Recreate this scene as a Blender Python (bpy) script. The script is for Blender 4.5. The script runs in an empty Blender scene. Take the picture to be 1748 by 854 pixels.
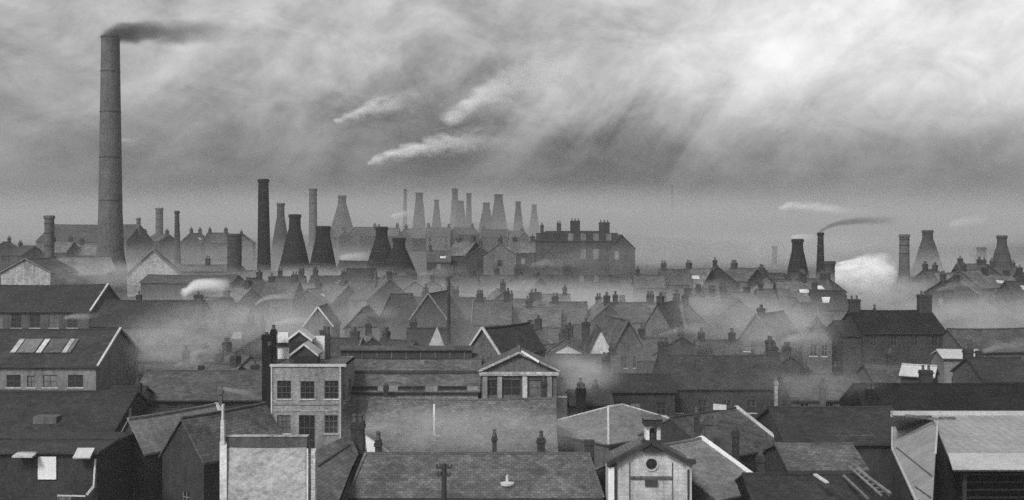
import bpy, math, random
from mathutils import Vector, Matrix, noise as mnoise
R = math.radians
rnd = random.Random(1913)
scene = bpy.context.scene
COL = scene.collection

# ------------------------------------------------------------------ camera numbers
F, CX, HY, CAMZ = 1900.0, 874.0, 400.0, 30.0          # focal length and horizon in photograph pixels

def at(px, py, Y):
    return Vector(((px - CX) / F * Y, Y, CAMZ - (py - HY) / F * Y))
def xat(px, Y): return (px - CX) / F * Y
def zat(py, Y): return CAMZ - (py - HY) / F * Y

def on_plane(pix, A, B, C):
    """points of the plane ABC seen at those pixels"""
    nn = (B - A).cross(C - A); o = Vector((0, 0, CAMZ)); out = []
    for px, py in pix:
        d = Vector(((px - CX) / F, 1, -(py - HY) / F)); out.append(o + d * ((A - o).dot(nn) / d.dot(nn)))
    return out
PROFILE = [(-200, 1), (60, 2), (90, 3), (110, 4.5), (130, 6.5), (150, 8.5), (170, 10.5), (200, 13.5), (230, 16), (260, 18),
           (320, 20.5), (400, 22.5), (520, 24.5), (700, 26.5), (1200, 29), (2000, 31.5), (4000, 35)]
def ground_z(x, y):
    for (a, za), (b, zb) in zip(PROFILE, PROFILE[1:]):
        if y <= b:
            t = max(0.0, (y - a) / (b - a)); z = za + (zb - za) * t; break
    else:
        z = PROFILE[-1][1]
    z += 11.0 * math.exp(-((x + 25) / 95.0) ** 2 - ((y - 620) / 150.0) ** 2)
    z += 3.0 * math.exp(-((x - 18) / 26.0) ** 2 - ((y - 262) / 40.0) ** 2)
    return z

# ------------------------------------------------------------------ node helpers
class NT:
    def __init__(s, tree): s.t = tree; s.n = tree.nodes; s.l = tree.links
    def new(s, kind, **kw):
        n = s.n.new(kind)
        for k, v in kw.items(): setattr(n, k, v)
        return n
    def link(s, a, b): s.l.new(a, b)
    def put(s, sock, v):
        if hasattr(v, 'is_output') or isinstance(v, bpy.types.NodeSocket): s.l.new(v, sock)
        else: sock.default_value = v
    def math(s, op, a, b=None, c=None, clamp=False):
        n = s.new('ShaderNodeMath', operation=op); n.use_clamp = clamp
        s.put(n.inputs[0], a)
        if b is not None: s.put(n.inputs[1], b)
        if c is not None: s.put(n.inputs[2], c)
        return n.outputs[0]
    def smooth(s, x, lo, hi, a=0.0, b=1.0):
        n = s.new('ShaderNodeMapRange', interpolation_type='SMOOTHSTEP')
        s.put(n.inputs['Value'], x); s.put(n.inputs['From Min'], lo); s.put(n.inputs['From Max'], hi)
        s.put(n.inputs['To Min'], a); s.put(n.inputs['To Max'], b)
        return n.outputs['Result']
    def noise(s, vec, scale, detail=4.0, rough=0.55, dist=0.0):
        n = s.new('ShaderNodeTexNoise'); s.l.new(vec, n.inputs['Vector'])
        n.inputs['Scale'].default_value = scale; n.inputs['Detail'].default_value = detail
        n.inputs['Roughness'].default_value = rough; n.inputs['Distortion'].default_value = dist
        return n.outputs['Fac']
    def mapping(s, vec, scale=(1, 1, 1), loc=(0, 0, 0), rot=(0, 0, 0)):
        n = s.new('ShaderNodeMapping'); s.l.new(vec, n.inputs['Vector'])
        n.inputs['Scale'].default_value = scale; n.inputs['Location'].default_value = loc; n.inputs['Rotation'].default_value = rot
        return n.outputs['Vector']

MATS = {}
def surface(name, base, kind='plain', var=0.35, con=1.0, rough=0.85, spec=0.3, stain=0.5, cell=(0.24, 0.08), metal=0.0):
    """grey procedural surface: base reflectance, a unit pattern (brick, slate, sheet, board), patchy weathering"""
    if name in MATS: return MATS[name]
    m = bpy.data.materials.new(name); m.use_nodes = True
    n = NT(m.node_tree); n.n.clear()
    out = n.new('ShaderNodeOutputMaterial'); b = n.new('ShaderNodeBsdfPrincipled')
    n.link(b.outputs[0], out.inputs['Surface'])
    tc = n.new('ShaderNodeTexCoord'); oi = n.new('ShaderNodeObjectInfo')
    uv = tc.outputs['UV']
    off = n.new('ShaderNodeVectorMath', operation='ADD')
    comb = n.new('ShaderNodeCombineXYZ'); rr = n.math('MULTIPLY', oi.outputs['Random'], 97.0)
    for k in range(3): n.link(rr, comb.inputs[k])
    n.link(tc.outputs['Object'], off.inputs[0]); n.link(comb.outputs[0], off.inputs[1])
    ob = off.outputs[0]
    big = n.noise(ob, 0.28, 5, 0.6, 0.4)
    fine = n.noise(ob, 2.6, 6, 0.65)
    grit = n.noise(ob, 11.0, 3, 0.7)
    streak = n.noise(n.mapping(ob, (2.2, 2.2, 0.22)), 1.0, 5, 0.6)
    fac = n.math('ADD', n.math('MULTIPLY', big, 0.9 * stain), n.math('MULTIPLY', fine, 0.7 * stain))
    fac = n.math('ADD', fac, n.math('MULTIPLY', streak, 0.8 * stain))
    fac = n.math('ADD', fac, n.math('MULTIPLY', grit, 0.35))
    tot = 1.2 * stain + 0.175
    fac = n.math('ADD', 1.0, n.math('MULTIPLY', n.math('SUBTRACT', fac, tot), 3.3))
    rv = n.math('ADD', 1.0 - var / 2, n.math('MULTIPLY', oi.outputs['Random'], var))
    fac = n.math('MULTIPLY', fac, rv)
    h = None
    if kind in ('brick', 'slate', 'stone'):
        bt = n.new('ShaderNodeTexBrick'); n.link(uv, bt.inputs['Vector'])
        bt.inputs['Color1'].default_value = (0.72,) * 3 + (1,); bt.inputs['Color2'].default_value = (1.22,) * 3 + (1,)
        bt.inputs['Mortar'].default_value = ((1.25,) * 3 if kind == 'brick' else (0.45,) * 3) + (1,)
        bt.inputs['Scale'].default_value = 1.0
        bt.inputs['Brick Width'].default_value = cell[0]; bt.inputs['Row Height'].default_value = cell[1]
        bt.inputs['Mortar Size'].default_value = 0.012 if kind == 'brick' else 0.02
        bt.inputs['Bias'].default_value = -0.1
        bw = n.new('ShaderNodeRGBToBW'); n.link(bt.outputs['Color'], bw.inputs[0])
        if kind == 'slate':
            vo = n.new('ShaderNodeTexVoronoi'); n.link(n.mapping(uv, (.8, 1.3, 1)), vo.inputs['Vector']); vo.inputs['Scale'].default_value = 1.1
            vb = n.new('ShaderNodeRGBToBW'); n.link(vo.outputs['Color'], vb.inputs[0])
            fac = n.math('MULTIPLY', fac, n.math('ADD', 1 - .3 * con, n.math('MULTIPLY', vb.outputs[0], .6 * con)))
        fac = n.math('MULTIPLY', fac, n.math('ADD', 1.0 - con, n.math('MULTIPLY', bw.outputs[0], con))); h = bw.outputs[0]
    elif kind in ('sheet', 'board'):
        w = n.new('ShaderNodeTexWave', wave_type='BANDS', bands_direction='X', wave_profile='SIN' if kind == 'sheet' else 'SAW')
        n.link(uv, w.inputs['Vector']); w.inputs['Scale'].default_value = 1.0 / cell[0] / 3.0
        w.inputs['Distortion'].default_value = 0.15
        fac = n.math('MULTIPLY', fac, n.math('ADD', 1.0 - .15 * con, n.math('MULTIPLY', w.outputs['Fac'], .3 * con))); h = w.outputs['Fac']
    val = n.math('MAXIMUM', n.math('MULTIPLY', fac, base), base * 0.18)
    val = n.math('MINIMUM', val, 0.86)
    cc = n.new('ShaderNodeCombineXYZ')
    for k in range(3): n.link(val, cc.inputs[k])
    n.link(cc.outputs[0], b.inputs['Base Color'])
    b.inputs['Roughness'].default_value = rough; b.inputs['Specular IOR Level'].default_value = spec
    b.inputs['Metallic'].default_value = metal
    bp = n.new('ShaderNodeBump'); bp.inputs['Strength'].default_value = 0.5; bp.inputs['Distance'].default_value = 0.03
    hh = n.math('ADD', n.math('MULTIPLY', fine, 0.8), grit)
    if h is not None: hh = n.math('ADD', hh, n.math('MULTIPLY', h, 1.2))
    n.link(hh, bp.inputs['Height']); n.link(bp.outputs[0], b.inputs['Normal'])
    MATS[name] = m
    return m

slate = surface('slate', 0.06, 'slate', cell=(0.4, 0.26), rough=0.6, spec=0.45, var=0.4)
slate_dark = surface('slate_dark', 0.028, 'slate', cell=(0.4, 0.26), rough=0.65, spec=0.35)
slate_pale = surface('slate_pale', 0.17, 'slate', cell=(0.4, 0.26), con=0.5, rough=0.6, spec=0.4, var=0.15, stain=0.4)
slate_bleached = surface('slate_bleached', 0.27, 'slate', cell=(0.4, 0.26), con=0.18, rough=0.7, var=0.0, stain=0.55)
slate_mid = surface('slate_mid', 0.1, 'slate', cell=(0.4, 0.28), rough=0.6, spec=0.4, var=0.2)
brick = surface('brick', 0.075, 'brick', var=0.45)
brick_dark = surface('brick_dark', 0.03, 'brick', var=0.3)
brick_soot = surface('brick_soot', 0.013, 'brick', spec=.08, var=0.3, cell=(0.3, 0.12))
brick_pale = surface('brick_pale', 0.2, 'brick', var=0.15, stain=0.45)
brick_stack = surface('brick_stack', 0.075, 'brick', var=0.2, cell=(0.5, 0.3), stain=0.4)
render_grey = surface('render_grey', 0.33, 'stone', cell=(0.5, 0.26), var=0.0, stain=0.6, con=0.2)
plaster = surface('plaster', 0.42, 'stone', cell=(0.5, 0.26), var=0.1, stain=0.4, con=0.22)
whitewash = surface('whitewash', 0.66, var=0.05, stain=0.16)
stone = surface('stone', 0.34, 'stone', cell=(0.6, 0.3), var=0.2)
coping = surface('coping_stone', 0.42, var=0.15, stain=0.4)
verge_dull = surface('verge_dull', 0.12, var=0.3, stain=0.4)
zinc = surface('zinc_sheet', 0.25, 'sheet', cell=(0.75, 1), con=0.35, rough=0.65, var=0.1, stain=0.3, spec=0.5)
zinc_white = surface('zinc_white', 0.4, var=0.05, rough=0.5, stain=0.2)
iron = surface('iron', 0.03, rough=0.6, var=0.2)
timber = surface('timber', 0.07, 'board', cell=(0.18, 1))
timber_pale = surface('timber_pale', 0.16, var=0.2)
pot_clay = surface('pot_clay', 0.06, var=0.4)
paint_pale = surface('paint_pale', 0.17, var=0.2, stain=0.5)
yard = surface('yard_ground', 0.06, var=0.0, stain=0.8)
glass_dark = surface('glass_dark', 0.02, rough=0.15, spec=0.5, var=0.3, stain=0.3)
glass_dull_skylit = surface('glass_dull_skylit', 0.12, rough=0.2, spec=0.6, var=0.5, stain=0.6)  # dim glass; its lighter base also paints sky-lit panes
glass_painted_sky = surface('glass_painted_sky', 0.4, rough=0.12, spec=0.8, var=0.3, stain=0.5)  # bright base colour paints the sky's glint into the glass

# ------------------------------------------------------------------ mesh builder
class MB:
    def __init__(s): s.v = []; s.f = []; s.uv = []
    def face(s, pts, uv=None):
        pts = [Vector(p) for p in pts]
        nrm = Vector((0, 0, 0))
        for a, b in zip(pts, pts[1:] + pts[:1]): nrm += a.cross(b)
        if nrm.length < 1e-9: return
        nrm.normalize()
        u = Vector((0, 0, 1)).cross(nrm)
        u = Vector((1, 0, 0)) if u.length < 0.05 else u.normalized()
        w = nrm.cross(u)
        i = len(s.v); s.v += [p[:] for p in pts]; s.f.append(list(range(i, i + len(pts))))
        s.uv += uv or [(p.dot(u), p.dot(w)) for p in pts]
    def sheet(s, q, t, sag, seed, amp=.05):
        """an old roof slope: eave corners q[0], q[1], ridge corners q[2], q[3]; sagging and uneven"""
        q = [Vector(p) for p in q]; L = (q[1] - q[0]).length; D = (q[3] - q[0]).length
        nu, nv = max(4, min(16, int(L / 1.2))), 4; G = []
        for j in range(nv + 1):
            v = j / nv; rw = []
            for i in range(nu + 1):
                u = i / nu; p = (q[0] * (1 - u) + q[1] * u) * (1 - v) + (q[3] * (1 - u) + q[2] * u) * v
                wv = 4 * u * (1 - u)
                p = p + Vector((0, 0, -sag * wv + amp * mnoise.noise(Vector((u * L * .45, v * D * .6, seed))) * min(1, 2.2 * (1 - v) + .15)))
                rw.append((p, (u * L, v * D)))
            G.append(rw)
        for j in range(nv):
            for i in range(nu):
                c = [G[j][i], G[j][i + 1], G[j + 1][i + 1], G[j + 1][i]]; s.face([k[0] for k in c], [k[1] for k in c])
        rim = [G[0][i][0] for i in range(nu + 1)] + [G[j][nu][0] for j in range(1, nv + 1)] + [G[nv][i][0] for i in range(nu - 1, -1, -1)] + [G[j][0][0] for j in range(nv - 1, 0, -1)]
        dn = Vector((0, 0, -t))
        for k in range(len(rim)):
            m_, n_ = rim[k], rim[(k + 1) % len(rim)]; s.face([m_ + dn, n_ + dn, n_, m_])
        s.face([p + dn for p in (q[3], q[2], q[1], q[0])])
    def hexa(s, b, t):
        """eight corners: bottom ring (counter-clockwise from above), top ring"""
        s.face(b[::-1]); s.face(t)
        for k in range(4):
            j = (k + 1) % 4; s.face([b[k], b[j], t[j], t[k]])
    def box(s, x0, x1, y0, y1, z0, z1):
        s.hexa([(x0, y0, z0), (x1, y0, z0), (x1, y1, z0), (x0, y1, z0)], [(x0, y0, z1), (x1, y0, z1), (x1, y1, z1), (x0, y1, z1)])
    def slab(s, q, t):
        """a sheet with four (or three) top corners, thickness t below its plane"""
        q = [Vector(p) for p in q]
        nrm = (q[1] - q[0]).cross(q[-1] - q[0]).normalized()
        if nrm.z < 0: q = q[::-1]; nrm = -nrm
        lo = [p - nrm * t for p in q]
        s.face(q); s.face(lo[::-1])
        for k in range(len(q)):
            j = (k + 1) % len(q); s.face([lo[k], lo[j], q[j], q[k]])
    def bar(s, a, b, w, h=None):
        a, b = Vector(a), Vector(b); h = h or w
        d = (b - a).normalized(); up = Vector((0, 0, 1)) if abs(d.z) < 0.95 else Vector((0, 1, 0))
        sd = d.cross(up).normalized() * w / 2; up = sd.cross(d).normalized() * h / 2
        r0 = [a - sd - up, a + sd - up, a + sd + up, a - sd + up]; r1 = [p + (b - a) for p in r0]
        s.face(r0); s.face(r1[::-1])
        for k in range(4):
            j = (k + 1) % 4; s.face([r0[j], r0[k], r1[k], r1[j]])
    def lathe(s, prof, seg=20, c=(0, 0, 0), cap=True):
        rings = []
        for r, z in prof:
            rings.append([(c[0] + r * math.cos(2 * math.pi * k / seg), c[1] + r * math.sin(2 * math.pi * k / seg), c[2] + z) for k in range(seg)])
        for a, b in zip(rings, rings[1:]):
            for k in range(seg):
                j = (k + 1) % seg
                i = len(s.v); s.v += [a[k], a[j], b[j], b[k]]; s.f.append([i, i + 1, i + 2, i + 3])
                cu = 2 * math.pi * max(prof[0][0], 0.2) / seg
                s.uv += [(k * cu, a[k][2]), ((k + 1) * cu, a[k][2]), ((k + 1) * cu, b[k][2]), (k * cu, b[k][2])]
        if cap: s.face(rings[-1])
    def build(s, name, m, parent=None, smooth=False):
        me = bpy.data.meshes.new(name); me.from_pydata(s.v, [], s.f)
        uvl = me.uv_layers.new(name='UVMap')
        vi = [0] * len(me.loops); me.loops.foreach_get('vertex_index', vi)
        flat = [c for i in vi for c in s.uv[i]]
        uvl.data.foreach_set('uv', flat)
        me.materials.append(m)
        o = bpy.data.objects.new(name, me); COL.objects.link(o)
        if parent is not None: o.parent = parent
        return o

def empty(name, loc, label, cat, group=None, rz=0.0):
    o = bpy.data.objects.new(name, None); COL.objects.link(o)
    o.location = loc; o.rotation_euler = (0, 0, rz); o.empty_display_size = 0.5
    tag(o, label, cat, group); return o
def tag(o, label=None, cat=None, group=None, kind=None):
    if label: o['label'] = label
    if cat: o['category'] = cat
    if group: o['group'] = group
    if kind: o['kind'] = kind
    return o

def attach(o, t):
    """make o, built in world coordinates, a part of t"""
    o.parent = t
    o.matrix_parent_inverse = (Matrix.Translation(t.location) @ t.rotation_euler.to_matrix().to_4x4()).inverted()

# ------------------------------------------------------------------ building parts
def wall(mb, p0, p1, z0, z1, holes=(), apex=None, reveal=0.16):
    """outer wall from p0 to p1 (outside on the right hand), holes in metres from p0 and above z=0"""
    p0, p1 = Vector((p0[0], p0[1], 0)), Vector((p1[0], p1[1], 0))
    L = (p1 - p0).length; u = (p1 - p0) / L; n = Vector((u.y, -u.x, 0))
    P = lambda a, z, d=0.0: p0 + u * a + Vector((0, 0, z)) - n * d
    xs = sorted({0.0, L} | {c for h in holes for c in (h[0], h[1])}); zs = sorted({z0, z1} | {c for h in holes for c in (h[2], h[3])})
    for xa, xb in zip(xs, xs[1:]):
        for za, zb in zip(zs, zs[1:]):
            mx, mz = (xa + xb) / 2, (za + zb) / 2
            if any(h[0] < mx < h[1] and h[2] < mz < h[3] for h in holes): continue
            mb.face([P(xa, za), P(xb, za), P(xb, zb), P(xa, zb)])
    for a, b, c, d in [h[:4] for h in holes]:
        mb.face([P(a, c), P(a, c, reveal), P(a, d, reveal), P(a, d)][::-1])
        mb.face([P(b, c), P(b, c, reveal), P(b, d, reveal), P(b, d)])
        mb.face([P(a, d), P(b, d), P(b, d, reveal), P(a, d, reveal)][::-1])
        mb.face([P(a, c), P(b, c), P(b, c, reveal), P(a, c, reveal)])
    if apex is not None:
        mb.face([P(0, z1), P(L, z1), P(L / 2, apex)])
    return P

def window(parent, P, h, frame_mat, pane_mat, detail=True, sill=True, depth=0.13, cols=2, rows=2):
    a, b, c, d = h[:4]
    if pane_mat is glass_dark and rnd.random() < .22: pane_mat = glass_dull_skylit  # some panes get sky light painted in as a paler colour
    if not detail:
        mb = MB(); mb.face([P(a, c, depth), P(b, c, depth), P(b, d, depth), P(a, d, depth)])
        mb.build('window', pane_mat, parent); return
    mb = MB(); t = 0.07
    def rect(xa, xb, za, zb):
        q = [P(xa, za, depth - .05), P(xb, za, depth - .05), P(xb, zb, depth - .05), P(xa, zb, depth - .05)]
        r = [P(xa, za, depth + .03), P(xb, za, depth + .03), P(xb, zb, depth + .03), P(xa, zb, depth + .03)]
        mb.face(q)
        for k in range(4):
            j = (k + 1) % 4; mb.face([q[j], q[k], r[k], r[j]])
    rect(a, a + t, c, d); rect(b - t, b, c, d); rect(a + t, b - t, c, c + t); rect(a + t, b - t, d - t, d)
    for k in range(1, cols):
        x = a + (b - a) * k / cols; rect(x - .025, x + .025, c + t, d - t)
    for k in range(1, rows):
        z = c + (d - c) * k / rows; rect(a + t, b - t, z - .03, z + .03)
    w = mb.build('window', frame_mat, parent)
    pm = MB(); pm.face([P(a, c, depth), P(b, c, depth), P(b, d, depth), P(a, d, depth)]); pm.build('pane', pane_mat, w)
    if sill:
        sm = MB(); q0 = [P(a - .1, c - .12, -.08), P(b + .1, c - .12, -.08), P(b + .1, c - .12, -.004), P(a - .1, c - .12, -.004)]
        q1 = [p + Vector((0, 0, .12)) for p in q0]; sm.hexa(q0, q1); sm.build('sill', coping, w)

def chimney_on(parent, x, y, z0, z1, w, d, pots, m=None, pot_h=0.55):
    mb = MB(); m = m or brick_dark
    mb.box(x - w / 2, x + w / 2, y - d / 2, y + d / 2, z0, z1 - .35)
    mb.box(x - w / 2 - .07, x + w / 2 + .07, y - d / 2 - .07, y + d / 2 + .07, z1 - .35, z1 - .2)
    mb.box(x - w / 2 - .02, x + w / 2 + .02, y - d / 2 - .02, y + d / 2 + .02, z1 - .2, z1)
    c = mb.build('chimney', m, parent)
    for k in range(pots):
        px = x + (k - (pots - 1) / 2) * (w / max(pots, 1)) if w >= d else x
        py = y if w >= d else y + (k - (pots - 1) / 2) * (d / max(pots, 1))
        pm = MB(); pm.lathe([(.17, z1), (.13, z1 + pot_h * .7), (.16, z1 + pot_h * .8), (.15, z1 + pot_h)], 8, (px, py, 0))
        pm.build('chimney_pot', pot_clay, c)
    return c

def spread(L, n, w, z0, h, margin=0.9):
    if n <= 0: return []
    gap = (L - 2 * margin - n * w) / max(n - 1, 1) if n > 1 else 0
    s = margin if n > 1 else (L - w) / 2
    return [(s + k * (w + gap), s + k * (w + gap) + w, z0, z0 + h) for k in range(n)]

def house(label, cx, cy, w, d, eave, ridge, rz=0.0, name='house', cat='house', group=None, roof=None, walls=None,
          front=(), left=(), right=(), chimneys=(), verge=None, over=0.22, detail=True, hip=0.0, frame=None, pane=None,
          gutter=True, sill=True, door=None, cols=2, rows=2, base=None, ridge_mat=None):
    """pitched building, ridge along its own x; eave and ridge are world heights; chimneys = (x, y, rise above ridge, w, d, pots)"""
    gz = base if base is not None else ground_z(cx, cy)
    roof = roof or slate; walls = walls or brick; frame = frame or paint_pale; pane = pane or glass_dark
    t = empty(name, (cx, cy, gz), label, cat, group, rz)
    eh, rh = eave - gz, ridge - gz
    x0, x1, y0, y1 = -w / 2, w / 2, -d / 2, d / 2
    mb = MB(); zb = -2.5
    ap = rh if hip == 0 else None
    Pf = wall(mb, (x0, y0), (x1, y0), zb, eh, list(front) + ([door] if door else []))
    Pr = wall(mb, (x1, y0), (x1, y1), zb, eh, right, ap)
    wall(mb, (x1, y1), (x0, y1), zb, eh)
    Pl = wall(mb, (x0, y1), (x0, y0), zb, eh, left, ap)
    mb.build('wall', walls, t)
    for P, hs in ((Pf, front), (Pr, right), (Pl, left)):
        for h in hs: window(t, P, h, frame, pane, detail, sill, cols=cols, rows=rows)
    if door:
        dm = MB(); a, b, c, e = door[:4]
        dm.face([Pf(a, c, .12), Pf(b, c, .12), Pf(b, e, .12), Pf(a, e, .12)]); dm.build('door', timber, t)
    rb = MB(); th = 0.16; up = 0.1
    sl = (rh - eh) / (d / 2)
    ze = eh - over * sl + up; zr = rh + up
    if hip == 0:
        xa, xb = x0 - over, x1 + over
        sag = rnd.uniform(.25, 1.0) * .011 * w; sd_ = rnd.uniform(0, 90)
        rb.sheet([(xa, y0 - over, ze), (xb, y0 - over, ze), (xb, 0, zr), (xa, 0, zr)], th, sag, sd_)
        rb.sheet([(xb, y1 + over, ze), (xa, y1 + over, ze), (xa, 0, zr), (xb, 0, zr)], th, sag, sd_ + 9)
        ra, rbx = xa, xb
    else:
        xa, xb = x0 - over, x1 + over; hx = min(hip, w / 2 - 0.05); ra, rbx = x0 + hx, x1 - hx
        A, B, C, D = (xa, y0 - over, ze), (xb, y0 - over, ze), (xb, y1 + over, ze), (xa, y1 + over, ze)
        E, G = (ra, 0, zr), (rbx, 0, zr)
        rb.slab([A, B, G, E], th); rb.slab([C, D, E, G], th); rb.slab([B, C, G], th); rb.slab([D, A, E], th)
    ro = rb.build('roof', roof, t)
    rc = MB(); rs = 8 if hip == 0 else 1; sg = sag if hip == 0 else 0.0
    rp = [Vector((ra + (rbx - ra) * k / rs, 0, zr + .04 - sg * 4 * (k / rs) * (1 - k / rs))) for k in range(rs + 1)]
    for p_, q_ in zip(rp, rp[1:]): rc.bar(p_, q_, .26, .15)
    if hip:
        for c in (A, D): rc.bar(Vector(c) + Vector((0, 0, .04)), Vector(E) + Vector((0, 0, .04)), .2, .1)
        for c in (B, C): rc.bar(Vector(c) + Vector((0, 0, .04)), Vector(G) + Vector((0, 0, .04)), .2, .1)
    rc.build('ridge_cap', ridge_mat or roof, ro)
    if gutter:
        gm = MB(); gm.bar((xa, y0 - over - .07, ze - .13), (xb, y0 - over - .07, ze - .13), .13, .11)
        gm.build('gutter', iron, ro)
    if verge:
        vw = .16 if verge[0] is verge_dull else .26
        for sx in verge[1]:
            x = xa - .08 if sx == 'l' else xb + .08
            vm = MB()
            vm.bar((x, y0 - over - .1, ze + .06), (x, 0, zr + .1), vw, .2); vm.bar((x, 0, zr + .1), (x, y1 + over, ze + .06), vw, .2)
            vm.build('verge_coping', verge[0], ro)
    for (x, y, rise, cw, cd, pots) in chimneys:
        z0 = rh - abs(y) * sl - .4
        chimney_on(ro, x, y, z0, rh + rise, cw, cd, pots)
    return t

def longhouse(label, px0, px1, py_ridge, py_eave, Yf, run, rz=0.0, **kw):
    """front eave facing us between two photograph columns"""
    x0, x1 = xat(px0, Yf), xat(px1, Yf)
    return house(label, (x0 + x1) / 2, Yf + run, x1 - x0, 2 * run, zat(py_eave, Yf), zat(py_ridge, Yf + run), rz, **kw)

def gablefront(label, px0, px1, py_apex, py_eave, Yf, length, yaw=0.0, **kw):
    """gable end facing us; yaw turns the ridge to the right as it goes back"""
    x0, x1 = xat(px0, Yf), xat(px1, Yf); span = x1 - x0; xc = (x0 + x1) / 2
    dx, dy = math.sin(yaw), math.cos(yaw)
    cx, cy = xc + dx * length / 2, Yf + dy * length / 2
    return house(label, cx, cy, length, span * math.cos(yaw) + .01, zat(py_eave, Yf), zat(py_apex, Yf), math.pi / 2 - yaw, **kw)
# with ridge along local x turned to +y, local left end (-x) is the gable that faces us

def lathe_thing(name, label, cat, group, px, py_top, Y, base_z, prof_fn, m, rim=None, rim_m=None, seg=24, w_lean=True):
    x = xat(px, Y); z1 = zat(py_top, Y)
    t = empty(name, (x, Y, base_z), label, cat, group)
    t.rotation_euler = (R(rnd.uniform(-.5, .5)), R(rnd.uniform(-.6, .6)), 0) if w_lean else (0, 0, 0)
    Hh = z1 - base_z
    mb = MB(); mb.lathe(prof_fn(Hh), seg, cap=False); mb.build('shaft' if name == 'chimney_stack' else 'body', m, t)
    top_r = prof_fn(Hh)[-1][0]
    rm = MB(); rr = rim or 0.25
    rm.lathe([(top_r, Hh - rr * 3), (top_r + rr * .8, Hh - rr * 2.6), (top_r + rr * .9, Hh - rr), (top_r + rr * .3, Hh), (top_r - .25, Hh), (top_r - .3, Hh - 2.0)], seg, cap=False)
    rm.build('rim', rim_m or m, t)
    return t, x, z1

def stack(label, px, py_top, w_top, py_base, w_base, Y, m=None, group='factory chimneys', rim=0.25):
    x = xat(px, Y); gz = ground_z(x, Y) - 1
    zt, zb = zat(py_top, Y), zat(py_base, Y); rt, rb = w_top / 2 * Y / F, w_base / 2 * Y / F
    k = (rb - rt) / (zt - zb)
    def prof(H):
        zs = [0, H * .15, H * .3, H * .5, H * .7, H * .85, H]
        return [(rt + k * (H - z) + (0.5 * rb * max(0, 1 - z / (H * .24)) ** 2), z) for z in zs]
    t, x_, z1 = lathe_thing('chimney_stack', label, 'chimney', group, px, py_top, Y, gz, prof, m or brick_dark, rim, w_lean=w_top < 28)
    if w_top * Y / F > .9:
        H = z1 - gz
        for q in (.62, .78, .9) if w_top < 28 else (.35, .52, .7, .86):
            r = rt + k * H * (1 - q) + .02; z = H * q; hb = MB()
            hb.lathe([(r, z - .12), (r + .06, z - .1), (r + .06, z + .1), (r, z + .12)], 24, cap=False); hb.build('iron_band', iron, t)
    return t, x_, z1

def kiln(label, px, py_top, w_top, py_base, w_base, Y, m=None, neck=0.24, group='bottle kilns'):
    x = xat(px, Y); gz = ground_z(x, Y) - 1
    zt, zb = zat(py_top, Y), zat(py_base, Y); rt, rb = w_top / 2 * Y / F * .93, w_base / 2 * Y / F * 1.06
    hv = zt - zb
    def prof(H):
        pts = []
        for k in range(27):
            z = H * k / 26; f = (H - z) / hv                       # 0 at the top, 1 at the visible foot
            if f < neck: r = rt * (1 + .1 * f / neck)
            else:
                q = min((f - neck) / (1 - neck), 1.35); r = rt * 1.1 + (rb - rt * 1.1) * (.18 * q * q + .82 * q ** .82 if q < 1 else 1 + (q - 1) * .3)
            pts.append((r, z))
        return pts
    t, x, z1 = lathe_thing('bottle_kiln', label, 'kiln', group, px, py_top, Y, gz, prof, m or brick_soot, 0.28)
    H = z1 - gz
    for q in (.45, .62):
        p = prof(H); z = H * q; k = int(q * 26); r = p[k][0] + (p[k + 1][0] - p[k][0]) * (q * 26 - k)
        hb = MB(); hb.lathe([(r + .02, z - .08), (r + .09, z - .07), (r + .09, z + .07), (r + .02, z + .08)], 24, cap=False); hb.build('iron_band', iron, t)
    return t

# ------------------------------------------------------------------ smoke
def volume_mat(name, albedo, density_fn, aniso=0.0):
    m = bpy.data.materials.new(name); m.use_nodes = True
    n = NT(m.node_tree); n.n.clear()
    out = n.new('ShaderNodeOutputMaterial'); v = n.new('ShaderNodeVolumePrincipled')
    n.link(v.outputs[0], out.inputs['Volume'])
    v.inputs['Color'].default_value = (albedo,) * 3 + (1,); v.inputs['Anisotropy'].default_value = aniso
    d = density_fn(n)
    n.put(v.inputs['Density'], d)
    return m

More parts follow.
